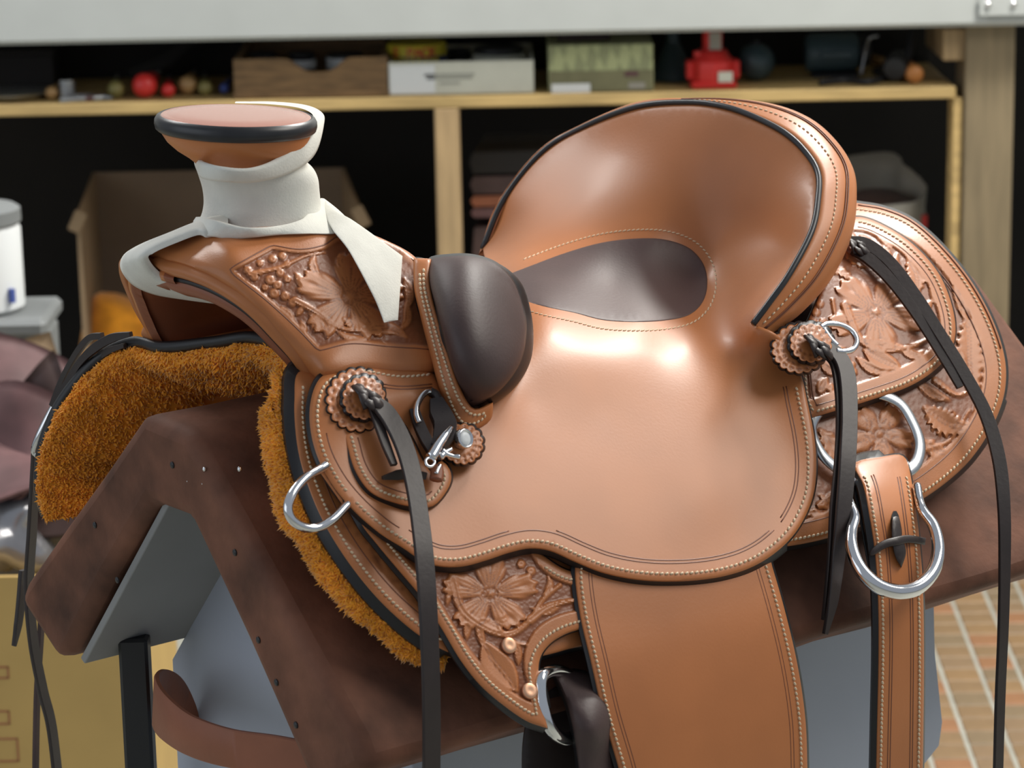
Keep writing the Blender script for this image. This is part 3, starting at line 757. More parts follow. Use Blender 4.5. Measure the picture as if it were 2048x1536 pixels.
# ------------------------------------------------------------------ under the bench and at the left
def flap_carton():
    Y = YB+.10; z0 = 0.0
    pL, pR = at(185, 345, Y+.28), at(690, 345, Y+.28); top = pL[2]
    fL, fR = at(152, 430, Y), at(724, 420, Y)
    t = empty('tall_carton', ((pL[0]+pR[0])/2, Y+.14, 0), 'tall brown cardboard carton open to the front, under the bench behind the horn', 'box')
    th = .006
    MB().box(((pL[0]+pR[0])/2, Y+.28, top/2), (pR[0]-pL[0], th, top)).build('back_panel', 'cardD', t)
    for nm, f_, b_ in (('side_panel', fL, pL), ('side_panel', fR, pR)):
        V = [(f_[0], Y, .001), (b_[0], Y+.277, .001), (b_[0], Y+.277, top), (f_[0], Y, f_[2])]
        V2 = [(x+(th if f_ is fL else -th), y, z) for x, y, z in V]
        VV = V+V2; FF = [(0, 1, 2, 3), (7, 6, 5, 4), (0, 4, 5, 1), (1, 5, 6, 2), (2, 6, 7, 3), (3, 7, 4, 0)]
        mesh(nm, VV, FF, 'card', t, smooth=False)
    MB().box(((fL[0]+fR[0])/2, Y+.003, .15), (fR[0]-fL[0]-.02, .005, .29)).build('front_panel', 'cardD', t)
    MB().box(((fL[0]+fR[0])/2, Y+.14, .004), (fR[0]-fL[0]-.03, .25, .006)).build('bottom', 'cardD', t)
    # torn flap edges
    for f_, sx in ((fL, -1), (fR, 1)):
        p = np.array([f_[0]-sx*.002, Y-.003, f_[2]-.01])
        MB().box(p, (.020, .006, .034), R=[[.9, 0, -.43*sx], [0, 1, 0], [.43*sx, 0, .9]], bev=.002).build('torn_flap', 'card', t)
    # rolled sheepskins inside
    for k, (u, v, r_, lab) in enumerate(((235, 660, .055, 'orange sheepskin roll in the tall carton, the one nearest its left side'), (395, 690, .055, 'orange sheepskin roll in the tall carton, right of the other'))):
        c = at(u, v, Y+.12); path = [c+np.array([-.05, .03, -.22]), c+np.array([-.02, .01, -.1]), c+np.array([.0, 0, .0]), c+np.array([.02, .0, .045])]
        mb = MB().tube(spline3(path, 6), [r_]*15+[r_*1.0, r_*.98, r_*.9, r_*.6], 16)
        o = empty('sheepskin_roll', c-Z*.2, lab, 'sheepskin')
        mb.build('pelt', 'fleece', o, True)
        MB().tube([c+np.array([-.004, -.001, -.03]), c+np.array([.0, 0, -.015])], r_*1.04, 16).build('tie_band', 'card', o, True)
flap_carton()
def paper_bag():
    Y = YB+.16; c = at(1770, 460, Y); z0 = .36
    base = MB().box((c[0], Y+.02, z0/2), (.34, .30, z0-.004), bev=.004)
    t0 = empty('storage_crate', (c[0], Y+.02, 0), 'dark storage crate under the bench carrying the paper bag', 'crate')
    base.build('body', 'ply', t0); MB().box((c[0], Y+.02, z0-.02), (.345, .305, .016), bev=.003).build('rim', 'ply', t0)
    a, b, d_, e_ = at(1660, 440, Y-.10), at(1832, 402, Y-.06), at(1850, 372, Y+.02), at(1770, 305, Y+.16)
    t = empty('paper_bag', (c[0], Y, z0), 'crumpled pale paper bag with red print, standing open under the bench', 'bag')
    ring = [a, (a+b)/2+Z*.004, b, d_, (d_+e_)/2+Z*.004, e_, e_+np.array([-.12, -.02, -.02]), a+np.array([-.03, .06, 0])]
    rp = spline3(ring, 5, True); cen = rp.mean(0); cen[2] = 0
    V = []; F = []; n = len(rp)
    for k, (fz, fs) in enumerate(((1, 1), (.86, .96), (.6, .99), (.3, .95), (0, .97))):
        for p in rp:
            q = cen+(p-cen)*np.array([fs, fs, 0]); V.append((q[0]+random.uniform(-.002, .002), q[1]+random.uniform(-.002, .002), z0+.001+(p[2]-z0)*fz))
    for k in range(4):
        for j in range(n): j2 = (j+1) % n; F.append((k*n+j, k*n+j2, (k+1)*n+j2, (k+1)*n+j))
    F.append([4*n+j for j in range(n)])
    o = mesh('sack', V, F, 'paper', t); md = o.modifiers.new('s', 'SOLIDIFY'); md.thickness = .002
    for fa, zz, ss in ((.30, .80, .014), (.36, .55, .02), (.44, .75, .012), (.22, .6, .012)):
        j = int(fa*n); p = rp[j]; q = cen+(p-cen)*np.array([.985, .985, 0]); q[2] = z0+(p[2]-z0)*zz
        MB().box(q+np.array([0, -.004, 0]), (ss, .003, ss*1.4)).build('printed_patch', 'red', t)
paper_bag()
def leather_stack():
    Y = YB+.14; z0 = .40; c = at(985, 440, Y)
    t0 = empty('dark_crate', (c[0]+.06, Y+.05, 0), 'dark wooden crate under the bench carrying folded leather', 'crate')
    MB().box((c[0]+.06, Y+.05, z0/2), (.26, .26, z0-.002), bev=.003).build('body', 'ply', t0)
    MB().box((c[0]+.06, Y+.05, z0-.02), (.264, .264, .02), bev=.003).build('rim', 'ply', t0)
    z = z0
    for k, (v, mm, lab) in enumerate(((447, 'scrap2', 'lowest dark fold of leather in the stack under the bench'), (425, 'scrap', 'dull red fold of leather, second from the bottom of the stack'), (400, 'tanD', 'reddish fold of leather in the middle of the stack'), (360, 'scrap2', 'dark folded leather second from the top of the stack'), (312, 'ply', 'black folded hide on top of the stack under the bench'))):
        zt = zpx(v-14, Y-.05); hh = max(.012, zt-z)
        pts = [(-.08, 0), (.06, -.004), (.085, hh*.3), (.085, hh*.7), (.06, hh*.95), (-.08, hh*.9), (-.085, hh*.5)]
        V = []; F = []
        rows = (-.075, -.02, .05, .11)
        for y in rows:
            for x, zz in spline(pts, .02, True) if False else pts: V.append((c[0]+.06+x+y*.1, Y+y, z+.002+max(zz, 0)))
        m_ = len(pts)
        for i in range(3):
            for j in range(m_): j2 = (j+1) % m_; F.append((i*m_+j, (i+1)*m_+j, (i+1)*m_+j2, i*m_+j2))
        F += [list(range(m_)), [3*m_+j for j in range(m_)][::-1]]
        o = mesh('folded_leather', V, F, mm, None, smooth=False); tag(o, lab, 'leather', 'folded leather pieces under the bench')
        z = z+.002+hh
bagc = MB().lathe(at(1755, 405, YB+.18)-Z*.10, [(.001, 0), (.05, .005), (.075, .04), (.078, .08), (.06, .105), (.03, .118), (.001, .12)], 16).build('bag_shade_blob', 'scrap2', None, True); tag(bagc, 'added dark blob standing for the shade inside the paper bag', 'cloth')  # added blob, its dark colour stands for the shade in the bag
leather_stack()
YL = 3.30
def left_pile():
    # grey bin with the white jar
    zt = zpx(640, YL, 40); x1 = at(86, 650, YL-.0)[0]
    t = empty('grey_bin', (x1-.16, YL+.12, 0), 'tall grey plastic bin at the left edge carrying a white jar', 'bin')
    MB().box((x1-.16, YL+.07, zt/2-.01), (.315, .13, zt-.02), bev=.01).build('body', 'gbin', t, auto=.6)
    MB().box((x1-.16, YL+.07, zt-.012), (.325, .14, .022), bev=.006).build('lid', 'gbin', t, auto=.6)
    Yj = YL+.065; xr = at(46, 550, Yj)[0]; r = .052; c = np.array([xr-r, Yj, zt]); h = zpx(446, Yj, 20)-zt
    j = empty('white_jar', c, 'white plastic jar with a dark lid and a blue label on the grey bin', 'jar')
    MB().lathe(c, [(r*.9, .0005), (r, .005), (r, h*.94), (r*.93, h), (.001, h)], 28).build('body', 'jarw', j, auto=.6)
    MB().lathe(c+Z*h, [(r*.98, 0), (r*1.03, .003), (r*1.02, .018), (r*.9, .022), (.001, .022)], 24).build('lid', 'gbin', j, auto=.6)
    MB().box(c+np.array([r*.775, -r*.60, h*.22]), (.014, .006, h*.16), R=[[.75, .66, 0], [-.66, .75, 0], [0, 0, 1]]).build('blue_label', 'blue', j)
    # big carton with printed squares
    Yc = 2.75; xr = at(258, 1350, Yc)[0]; zc = zpx(1150, Yc, 120); wd = .62
    cb = empty('large_carton', (xr-wd/2, Yc+.2, 0), 'large yellowish cardboard carton with small printed squares, lower left', 'box')
    f = MB().box((xr-wd/2, Yc+.003, zc/2), (wd, .006, zc-.002)).build('front_panel', 'cardY', cb)
    MB().box((xr-wd/2, Yc+.397, zc/2), (wd, .006, zc-.002)).build('back_panel', 'cardY', cb)
    for sx in (xr-.003, xr-wd+.003): MB().box((sx, Yc+.2, zc/2), (.006, .387, zc-.002)).build('side_panel', 'cardY', cb)
    MB().box((xr-wd/2, Yc+.2, zc-.06), (wd-.015, .38, .006)).build('inner_lid', 'cardY', cb)
    for u, v, s_ in ((5, 1345, 24), (5, 1435, 28), (12, 1500, 50)):
        p = at(u, v, Yc); k = size_px(s_/2, Yc)
        mb = MB()
        for a, b in (((-1, -1), (1, -1)), ((1, -1), (1, 1)), ((1, 1), (-1, 1)), ((-1, 1), (-1, -1))):
            c0 = np.array([(a[0]+b[0])/2*k, 0, (a[1]+b[1])/2*k]); mb.box(p+c0-np.array([0, .0004, 0]), (abs(b[0]-a[0])*k+.0012, .0008, abs(b[1]-a[1])*k+.0012))
        mb.build('printed_square', 'pred', f)
    zc2 = zc-.057
    # scraps heaped in the carton
    def blob(name, u, v, Y, size, m_, lab, cat, rough=.25, seed=0, n=14, flat=(1, 1, 1)):
        c = at(u, v, Y); r_ = np.random.default_rng(seed); V = []; F = []
        k = r_.normal(size=(7, 3)); ph = r_.uniform(0, 6, 7)
        for i in range(n+1):
            th = math.pi*i/n
            for j in range(2*n):
                a = math.pi*j/n; d = np.array([math.sin(th)*math.cos(a), math.sin(th)*math.sin(a), math.cos(th)])
                s_ = 1+rough*sum(math.sin(3.2*(kk@d)+p_) for kk, p_ in zip(k, ph))/4
                V.append(c+d*s_*np.array(size)*np.array(flat))
        for i in range(n):
            for j in range(2*n): j2 = (j+1) % (2*n); F.append((i*2*n+j, (i+1)*2*n+j, (i+1)*2*n+j2, i*2*n+j2))
        o = mesh(name, V, F, m_); return tag(o, lab, cat)
    def sheet(u, v, Y, sx, sy, rot, m_, lab, seed, bend=.03):
        r_ = np.random.default_rng(seed); c = at(u, v, Y); n = 10; V = []; F = []
        Rm = np.array(Matrix.Rotation(rot[2], 3, 'Z') @ Matrix.Rotation(rot[1], 3, 'Y') @ Matrix.Rotation(rot[0], 3, 'X'))
        ph = r_.uniform(0, 6, 4)
        for k in (0, 1):
            for i in range(n+1):
                for j in range(n+1):
                    x, y = (i/n-.5), (j/n-.5)
                    x2 = x*(1+.12*math.sin(5*y+ph[0])); y2 = y*(1+.12*math.sin(4*x+ph[1]))
                    V.append(c+Rm @ np.array([x2*sx, y2*sy, bend*math.sin(4*x+ph[2])*math.cos(3*y+ph[3])-.004*k]))
        q = (n+1)**2
        for i in range(n):
            for j in range(n):
                a = i*(n+1)+j; f4 = (a, a+n+1, a+n+2, a+1); F += [f4, tuple(q+x for x in f4[::-1])]
        edge = [i*(n+1) for i in range(n+1)]+[n*(n+1)+j for j in range(1, n+1)]+[i*(n+1)+n for i in range(n-1, -1, -1)]+[j for j in range(n-1, 0, -1)]
        for i in range(len(edge)):
            a, b = edge[i], edge[(i+1) % len(edge)]; F.append((a, b, q+b, q+a))
        o = mesh('leather_scrap', V, F, m_); return tag(o, lab, 'leather scrap', 'leather scraps heaped in the large carton')
    sheet(30, 800, 2.98, .12, .13, (1.0, .5, .2), 'scrap', 'dusty pink leather scrap standing highest in the heap', 3)
    sheet(75, 870, 2.92, .11, .12, (.9, -.4, .5), 'scrap2', 'dark brown leather scrap right of the pink ones in the heap', 5)
    sheet(15, 880, 2.90, .13, .12, (.7, .2, -.4), 'scrap', 'dusty pink leather scrap lying across the middle of the heap', 8)
    sheet(40, 925, 2.87, .16, .10, (.4, -.1, .1), 'scrap', 'flat pink leather scrap at the front of the heap', 9, .012)
    sheet(60, 960, 2.90, .20, .12, (.5, .2, .1), 'scrap2', 'dark leather scrap lying lowest in the heap', 10, .02)
    sheet(60, 780, 3.05, .10, .12, (1.2, .2, .9), 'card', 'tan leather scrap at the back of the heap', 12)
    blob('plastic_wrap', 8, 1050, 2.86, (.045, .05, .045), 'foil', 'crumpled shiny plastic wrap under the pink scraps', 'plastic wrap', .5, 4)
    blob('padding_bundle', 40, 1090, 2.98, (.14, .08, .09), 'gbin', 'grey padding bundle stuffed lowest in the large carton', 'padding', .3, 11)
M['cardY'] = mat('yellowish_cardboard', (.50, .33, .11), .75, var=.07, vscale=10)
M['pred'] = mat('dull_red_print', (.33, .10, .06), .7)
left_pile()
# ================================================================== SADDLE STAND
TC = .021
stand = empty('saddle_stand', W(.25, TC, -1.09), 'brown leather-covered saddle stand with a gabled top, grey inside, on black legs', 'saddle stand')
def extrude_tz(poly, s0, s1, name, m_, parent, bev=.006, ns=1, wob=0):
    n = len(poly); V = []; F = []
    ss = np.linspace(s0, s1, ns+1)
    for k, s_ in enumerate(ss):
        for i, (t_, z_) in enumerate(poly):
            V.append(W(s_, TC+t_+(random.uniform(-wob, wob) if wob else 0), z_+(random.uniform(-wob, wob) if wob else 0)))
    for k in range(ns):
        for i in range(n): j = (i+1) % n; F.append((k*n+i, k*n+j, (k+1)*n+j, (k+1)*n+i))
    F += [list(range(n))[::-1], [ns*n+i for i in range(n)]]
    if area2(np.array(poly)) < 0: F = [f[::-1] for f in F]
    F = [f[::-1] for f in F]
    o = mesh(name, V, F, m_, parent, smooth=True)
    if bev:
        b = o.modifiers.new('b', 'BEVEL'); b.width = bev; b.segments = 3; b.limit_method = 'ANGLE'; b.angle_limit = math.radians(25)
    o.data.set_sharp_from_angle(angle=math.radians(60))
    return o
half_o = [(.026, -.172), (.080, -.219), (.140, -.273), (.190, -.318), (.200, -.333), (.150, -.362), (.136, -.353), (.080, -.288), (.022, -.226)]
cv_ = extrude_tz(half_o+[(-t_, z_) for t_, z_ in half_o[::-1]], -.075, .60, 'leather_cover', 'stand', stand, .009, 14, .0012)
cv_['label'] = 'worn brown leather cover of the gabled top'
for sg in (-1, 1):
    extrude_tz([(sg*.018, -.224), (sg*.136, -.358), (sg*.131, -.361), (sg*.013, -.226)], -.066, .59, 'inner_lining', 'grey', stand, .001)
extrude_tz([(-.118, -.345), (-.02, -.232), (.02, -.232), (.118, -.345), (.135, -.42), (.135, -.66), (-.148, -.66), (-.148, -.38)], .010, .025, 'front_board', 'pale', stand, .001)
side = [(.012, -.345), (.462, -.345), (.466, -.42), (.475, -.475), (.472, -.492), (.456, -.503), (.012, -.60)]
V = []; n = len(side)
for t_ in (.085, .100):
    for s_, z_ in side: V.append(W(s_+.02, TC+t_, z_))
F = [list(range(n)), [n+i for i in range(n)][::-1]]+[(i, n+i, n+(i+1) % n, (i+1) % n) for i in range(n)]
o = mesh('side_board', V, F, 'pale', stand, smooth=False)
def leg(u, v, t_, wpx, name='leg'):
    c = P(u, v, t_); zt = c[2]; h = wpx/FPX*1.75
    MB().box((c[0], c[1], zt/2), (h, h, zt), bev=.002).build(name, 'black', stand)
leg(268, 1270, -.10, 62); leg(1071, 1440, .060, 60); 
leg(1500, 1290, -.05, 60); leg(1750, 1250, .05, 60)
for u, v in ((410, 938), (480, 938), (378, 962), (408, 967)):
    t_ = t_at_s(u, v, -.0735); c = P(u, v, t_)
    MB().lathe(c, [(.0016, 0), (.0014, .0012), (.0001, .0016)], 8, -A_).build('tack', 'chrome', stand, True)
for u, v in ((470, 1105), (517, 1280), (553, 1365), (592, 1450), (345, 930), (190, 1050), (235, 1160)):
    t_ = t_at_s(u, v, -.0752); c = P(u, v, t_)
    MB().lathe(c, [(.0022, 0), (.0020, .0006), (.0001, .0008)], 8, -A_).build('nail_hole', 'darkp', stand, True)
# leather strap looped at the front of the stand
def ribbon(pts, width, th, name, m_, parent, up=None, n=10):
    """a flat strap through 3D pts; width vector from up (array of directions or None)"""
    p = spline3(pts, n); k = len(p)
    T = np.gradient(p, axis=0); T /= np.linalg.norm(T, axis=1)[:, None]+1e-12
    wv = np.broadcast_to(np.asarray(up if up is not None else Z, float), (k, 3)) if not (isinstance(up, list)) else spline3(up, n)
    wv = wv-T*(wv*T).sum(1)[:, None]; wv = wv/(np.linalg.norm(wv, axis=1)[:, None]+1e-12)
    nv = np.cross(T, wv)
    wd = np.interp(np.linspace(0, 1, k), np.linspace(0, 1, len(np.atleast_1d(width))), np.atleast_1d(width)) if np.ndim(width) else np.full(k, width)
    V = []; cs = [(-.5, -.3), (-.46, -.5), (.46, -.5), (.5, -.3), (.5, .3), (.46, .5), (-.46, .5), (-.5, .3)]
    for i in range(k):
        for a, b in cs: V.append(p[i]+wv[i]*wd[i]*a+nv[i]*th*b)
    F = []; m_n = len(cs)
    for i in range(k-1):
        for j in range(m_n): j2 = (j+1) % m_n; F.append((i*m_n+j, i*m_n+j2, (i+1)*m_n+j2, (i+1)*m_n+j))
    F += [list(range(m_n))[::-1], [(k-1)*m_n+j for j in range(m_n)]]
    o = mesh(name, V, F, m_, parent); o.data.set_sharp_from_angle(angle=math.radians(40)); return o
pts = [(660, 1525, .135), (560, 1508, .10), (460, 1496, .06), (380, 1470, .02), (328, 1432, -.015), (312, 1402, -.04), (326, 1385, -.065), (352, 1395, -.08), (372, 1425, -.09), (384, 1460, -.095)]
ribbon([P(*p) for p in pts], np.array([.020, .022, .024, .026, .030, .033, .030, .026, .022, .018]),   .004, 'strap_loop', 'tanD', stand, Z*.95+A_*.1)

# ================================================================== THE SADDLE
saddle = empty('western_saddle', W(.22, 0, -.17), 'tan western saddle with tooled flowers, white-wrapped horn and brown seat inlay on the stand', 'saddle')
RT = saddle
# ---- skirts and fleece (lowest layers)
front_left = [(596, 745), (589, 800), (590, 850), (597, 905), (612, 960), (640, 1030), (680, 1100), (730, 1168), (780, 1222), (840, 1272), (900, 1306), (965, 1322), (1060, 1316), (1130, 1300), (1200, 1272)]
FS = panel('front_skirt', front_left+[(1200, 1120), (900, 960), (720, 830), (640, 745)], BAR(.004), ['tool', 'edge'], RT, th=.009, e=lambda u, v: 27 if v < 1300 and u < 900 else 8, step=9,
    height=relief([(660, 800), (640, 830), (640, 900), (660, 960), (690, 1030), (740, 1110), (800, 1180), (870, 1235), (960, 1270), (1100, 1240), (1000, 1000), (760, 850)],
    [('leaf', [(640, 990), (700, 1060), (760, 1110)], 22, 5), ('stem', [(650, 900), (690, 1010), (760, 1110), (850, 1200)], 8), ('leaf', [(760, 1120), (800, 1170), (870, 1200)], 18, 4), ('dot', 725, 1060, 9), ('dot', 742, 1085, 9), ('dot', 758, 1075, 8)]))
keepL = lambda u, v: v > 770 and u < 1000
stitch(FS, 17, 10, keepL)
crease(FS, [34], lambda u, v: v > 800 and u < 1000)
def fleece_geo():
    # thick shearling under the skirt: fringe along the front edge and the inside of the arch
    inner = spline(front_left[:11], 12)
    V = []; F = []
    offs = [(-42, -.006), (-34, -.002), (-18, .0), (0, -.004), (60, -.006)]
    e = np.gradient(inner, axis=0); e /= np.linalg.norm(e, axis=1)[:, None]; nr = np.stack([e[:, 1], -e[:, 0]], -1)   # pointing right/up = inside? fixed below
    if nr[10, 0] < 0: nr = -nr
    n = len(inner)
    rows = []
    for d, dt in offs:
        q = inner+nr*d
        w_ = 1+.12*np.sin(np.arange(n)*1.7)+.08*np.sin(np.arange(n)*.61)
        q = inner+nr*(d*w_)[:, None]
        rows.append(stz(P(q[:, 0], q[:, 1], bar(q[:, 0], q[:, 1], dt-.008))))
    return np.array(rows)
rows = fleece_geo()
def grid_mesh(name, G, m_, parent, flip=False, kind=None, close=False):
    a, b = G.shape[:2]; F = []
    for i in range(a-1):
        for j in range(b-1):
            f = (i*b+j, i*b+j+1, (i+1)*b+j+1, (i+1)*b+j); F.append(f[::-1] if flip else f)
    o = mesh(name, G.reshape(-1, 3), F, m_, parent)
    if kind: o['kind'] = kind
    return o
fl = []
near = W(rows[..., 0], rows[..., 1], rows[..., 2]); 
# inner lining of the tunnel, from the near edge over the top to the far edge
fr_n = rows[1]                                  # (k,3) s,t,z along near front edge
far_e = [(-.06, -.158, -.272), (-.06, -.165, -.256), (-.058, -.1655, -.240), (-.055, -.162, -.222), (-.045, -.153, -.196), (-.03, -.131, -.168), (-.02, -.103, -.154), (-.02, -.066, -.151), (-.01, -.023, -.142), (-.003, .012, -.134), (-.006, .05, -.134), (-.012, .078, -.140)]
fr_s = fr_n[np.argsort(fr_n[:, 2])[::-1]]; fr_s = fr_s[fr_s[:, 1] > .092][::3]
E_ = spline3(np.vstack([far_e, fr_s]), 6)
dirn = np.stack([-E_[:, 1]*.9, -.26-E_[:, 2]], -1); dirn /= np.linalg.norm(dirn, axis=1)[:, None]
tt = E_[:, 1]
tun = []
for k, (ds, inn) in enumerate(((-.001, .001), (-.004, .004), (-.005, .009), (-.001, .015), (.010, .022), (.024, .030), (.042, .037), (.07, .042), (.12, .044))):
    wv_ = .0012*np.sin(np.arange(len(E_))*1.3+k)
    tun.append(W(E_[:, 0]+ds, E_[:, 1]+dirn[:, 0]*(inn+wv_), E_[:, 2]+dirn[:, 1]*(inn+wv_)))
tun = np.array(tun)
FLo = grid_mesh('fleece_lining', tun, 'fleece', RT, flip=True, kind='stuff'); FLo['label'] = 'orange dyed sheepskin lining under the skirts'
fsk = E_[E_[:, 1] < -.06]; dk = dirn[E_[:, 1] < -.06]
FKr = np.array([W(fsk[:, 0]+ds, fsk[:, 1]-dk[:, 0]*o_, fsk[:, 2]-dk[:, 1]*o_) for ds, o_ in ((.002, -.002), (.0, .003), (.08, .003), (.18, .0), (.30, -.004))])
grid_mesh('off_skirt', FKr, 'tan', RT)['label'] = 'skirt on the far side'
def tufts(sites, name, parent, m_='fleece', L=(.0018, .0042), r=.0009):
    V = []; F = []
    for p, d in sites:
        l = random.uniform(*L); d = d+rng.normal(0, .6, 3); d /= np.linalg.norm(d)
        a = np.cross(d, rng.normal(size=3)); a /= np.linalg.norm(a)+1e-9; b = np.cross(d, a); c2 = rng.normal(0, .25, 3)
        b0 = len(V); rr = r*random.uniform(.7, 1.3)
        for f_, s_ in ((0, 1), (.55, .8)):
            for j in range(3):
                an = 2*math.pi*j/3; V.append(p+d*l*f_+c2*l*f_*f_+rr*s_*(math.cos(an)*a+math.sin(an)*b))
        V.append(p+d*l+c2*l)
        for j in range(3):
            j2 = (j+1) % 3; F += [(b0+j, b0+j2, b0+3+j2, b0+3+j), (b0+3+j, b0+3+j2, b0+6)]
    o = mesh(name, V, F, m_, parent); o['kind'] = 'stuff'; return o
sites = []
nearF = grid_mesh('fleece_fringe', near, 'fleece', FLo, kind='stuff', flip=True)
for G, sg in ((near, 1),):
    a, b = G.shape[:2]
    for i in range(a-2):
        for j in range(b-1):
            for _ in range(44):
                x, y = rng.random(2); p = (G[i, j]*(1-x)*(1-y)+G[i+1, j]*x*(1-y)+G[i, j+1]*(1-x)*y+G[i+1, j+1]*x*y)
                out = G[0, j]-G[2, j]; out = out/(np.linalg.norm(out)+1e-9)
                nrm = (N_*sg*.8+Z*.5-A_*.3)
                sites.append((p, out*1.1+nrm*.5-Z*.3))
for i in range(tun.shape[0]-2):
    for j in range(tun.shape[1]-1):
        for _ in range(34 if i < 5 else 26):
            x, y = rng.random(2); p = (tun[i, j]*(1-x)*(1-y)+tun[i+1, j]*x*(1-y)+tun[i, j+1]*(1-x)*y+tun[i+1, j+1]*x*y)
            sites.append((p, Z*dirn[j, 1]*.8+N_*dirn[j, 0]*.8-A_*.25))
tufts(sites, 'wool_tufts', FLo)
sel = E_[:, 1] < .088
ed = W(E_[sel, 0]-.001, E_[sel, 1]-dirn[sel, 0]*.002, E_[sel, 2]-dirn[sel, 1]*.002)
upv = N_[None]*(-dirn[sel, 0])[:, None]+Z[None]*(-dirn[sel, 1])[:, None]
V, F = tube_geo(ed, .0030, 8, flat=1.3, up=upv); mesh('skirt_edge', V, F, 'edge', RT)['label'] = 'thick black edge of the skirt, running over to the far side'

# rear skirt with rolled, stitched border
rs_out = [(1690, 404, 1), (1720, 407), (1770, 416), (1825, 440), (1885, 492), (1942, 562), (1986, 642), (2010, 720), (2009, 785), (1986, 850), (1940, 920), (1882, 973), (1815, 1015), (1740, 1046), (1660, 1075), (1580, 1092), (1520, 1096, 1), (1500, 1000), (1590, 860), (1640, 700), (1660, 520)]
rs_tf = BAR(.004)
RS = panel('rear_skirt', rs_out, rs_tf, ['tool', 'edge'], RT, th=.010, e=lambda u, v: 9 if v > 800 else 5, step=4, rnd=6, rdep=.003,
    height=relief([(1690, 440), (1760, 452), (1830, 486), (1880, 535), (1925, 600), (1958, 670), (1968, 730), (1960, 790), (1938, 845), (1895, 895), (1830, 940), (1750, 985), (1660, 1020), (1560, 1050), (1540, 900), (1600, 700)],
    [('leaf', [(1950, 790), (1940, 730), (1938, 660), (1930, 630)], 28, 9), ('leaf', [(1850, 815), (1890, 845), (1935, 860)], 26, 8), ('stem', [(1870, 760), (1915, 790), (1955, 770)], 7), ('leaf', [(1905, 560), (1920, 600), (1930, 640)], 12, 0),
     ('leaf', [(1905, 690), (1920, 720), (1925, 760)], 14, 0), ('stem', [(1850, 900), (1900, 880), (1940, 820)], 6), ('leaf', [(1845, 880), (1880, 905), (1900, 900)], 16, 4), ('stem', [(1640, 1010), (1700, 970), (1760, 960), (1830, 930)], 9),
     ('flower', 1760, 868, 72, .2, .9, 0), ('leaf', [(1640, 860), (1670, 900), (1690, 940)], 22, 5), ('leaf', [(1640, 990), (1660, 1010), (1690, 1010)], 14, 3), ('leaf', [(1860, 500), (1880, 520), (1900, 550)], 8, 0), ('leaf', [(1830, 760), (1870, 790), (1900, 800)], 12, 0), ('leaf', [(1938, 600), (1925, 580), (1908, 570)], 9, 0), ('leaf', [(1958, 700), (1962, 730), (1950, 750)], 8, 0), ('stem', [(1890, 520), (1920, 570), (1945, 640), (1955, 700)], 5), ('leaf', [(1900, 870), (1915, 850), (1935, 845)], 9, 3), ('leaf', [(1850, 930), (1870, 915), (1885, 900)], 9, 0), ('leaf', [(1700, 990), (1730, 975), (1760, 980)], 11, 4), ('leaf', [(1590, 1030), (1620, 1025), (1650, 1030)], 10, 3)]))
stitch(RS, 12, 9, lambda u, v: (u > 1700 and v < 980) or v > 800)
crease(RS, [40], lambda u, v: (u > 1700 and v < 1000) or v > 900)
crease(RS, [3.5], lambda u, v: u > 1715 and v < 700)

# ---- lower front rigging flap with flower (hook-shaped)
flap = [(700, 985), (722, 1046), (752, 1086), (790, 1132), (842, 1194), (882, 1255), (922, 1322), (962, 1372), (1010, 1413), (1055, 1443), (1095, 1457, 1), (1088, 1405), (1077, 1345), (1082, 1312), (1102, 1286), (1132, 1268), (1160, 1259), (1180, 1255, 1), (1178, 1148, 1), (1160, 1146), (1128, 1138), (1096, 1118), (1072, 1095), (1060, 1050), (900, 1000), (760, 950)]
FP = panel('rigging_flap', flap, BAR(.013), ['tool', 'edge'], RT, th=.006, e=lambda u, v: 12 if u < 1090 and v > 1000 and v-1000 > (u-722)*1.0 else 3, step=3.0, rnd=5,
    height=relief([(740, 1010), (765, 1062), (812, 1120), (868, 1190), (905, 1250), (945, 1310), (985, 1352), (1030, 1390), (1064, 1408, 1), (1060, 1375), (1050, 1338), (1052, 1300), (1072, 1262), (1105, 1238), (1150, 1224), (1212, 1220, 1), (1212, 1182, 1), (1150, 1170), (1108, 1154), (1078, 1130), (1050, 1090), (900, 1030)],
    [('flower', 980, 1188, 96, -.30, .80, 0), ('stem', [(905, 1160), (925, 1220), (975, 1258), (1020, 1268), (1060, 1240), (1085, 1200), (1120, 1170)], 11), ('stem', [(1060, 1240), (1100, 1212), (1170, 1196)], 10),
     ('leaf', [(968, 1285), (985, 1320), (1010, 1350), (1032, 1380)], 30, 0), ('leaf', [(905, 1165), (898, 1190), (892, 1212)], 7, 0), ('leaf', [(935, 1225), (935, 1250), (932, 1280)], 9, 0), ('leaf', [(950, 1230), (960, 1265), (968, 1300)], 9, 0), ('leaf', [(1095, 1150), (1100, 1170), (1085, 1200)], 8, 0),
     ('leaf', [(1030, 1280), (1036, 1305), (1036, 1330)], 9, 0), ('fan', 985, 1240, 26, -.5, math.pi+.4), ('dot', 1062, 1142, 9), ('dot', 1042, 1128, 9), ('leaf', [(1060, 1215), (1090, 1225), (1120, 1214)], 8, 0), ('stem', [(1000, 1262), (1030, 1285), (1055, 1290)], 7)]))
stitch(FP, 18, 9, lambda u, v: (v-1000 > (u-722)*.95 and u < 1085 and v > 1040))
stitch(FP, 16, 9, lambda u, v: (1160 < v < 1335 and u > 1060) or (v < 1160 and u > 1085))
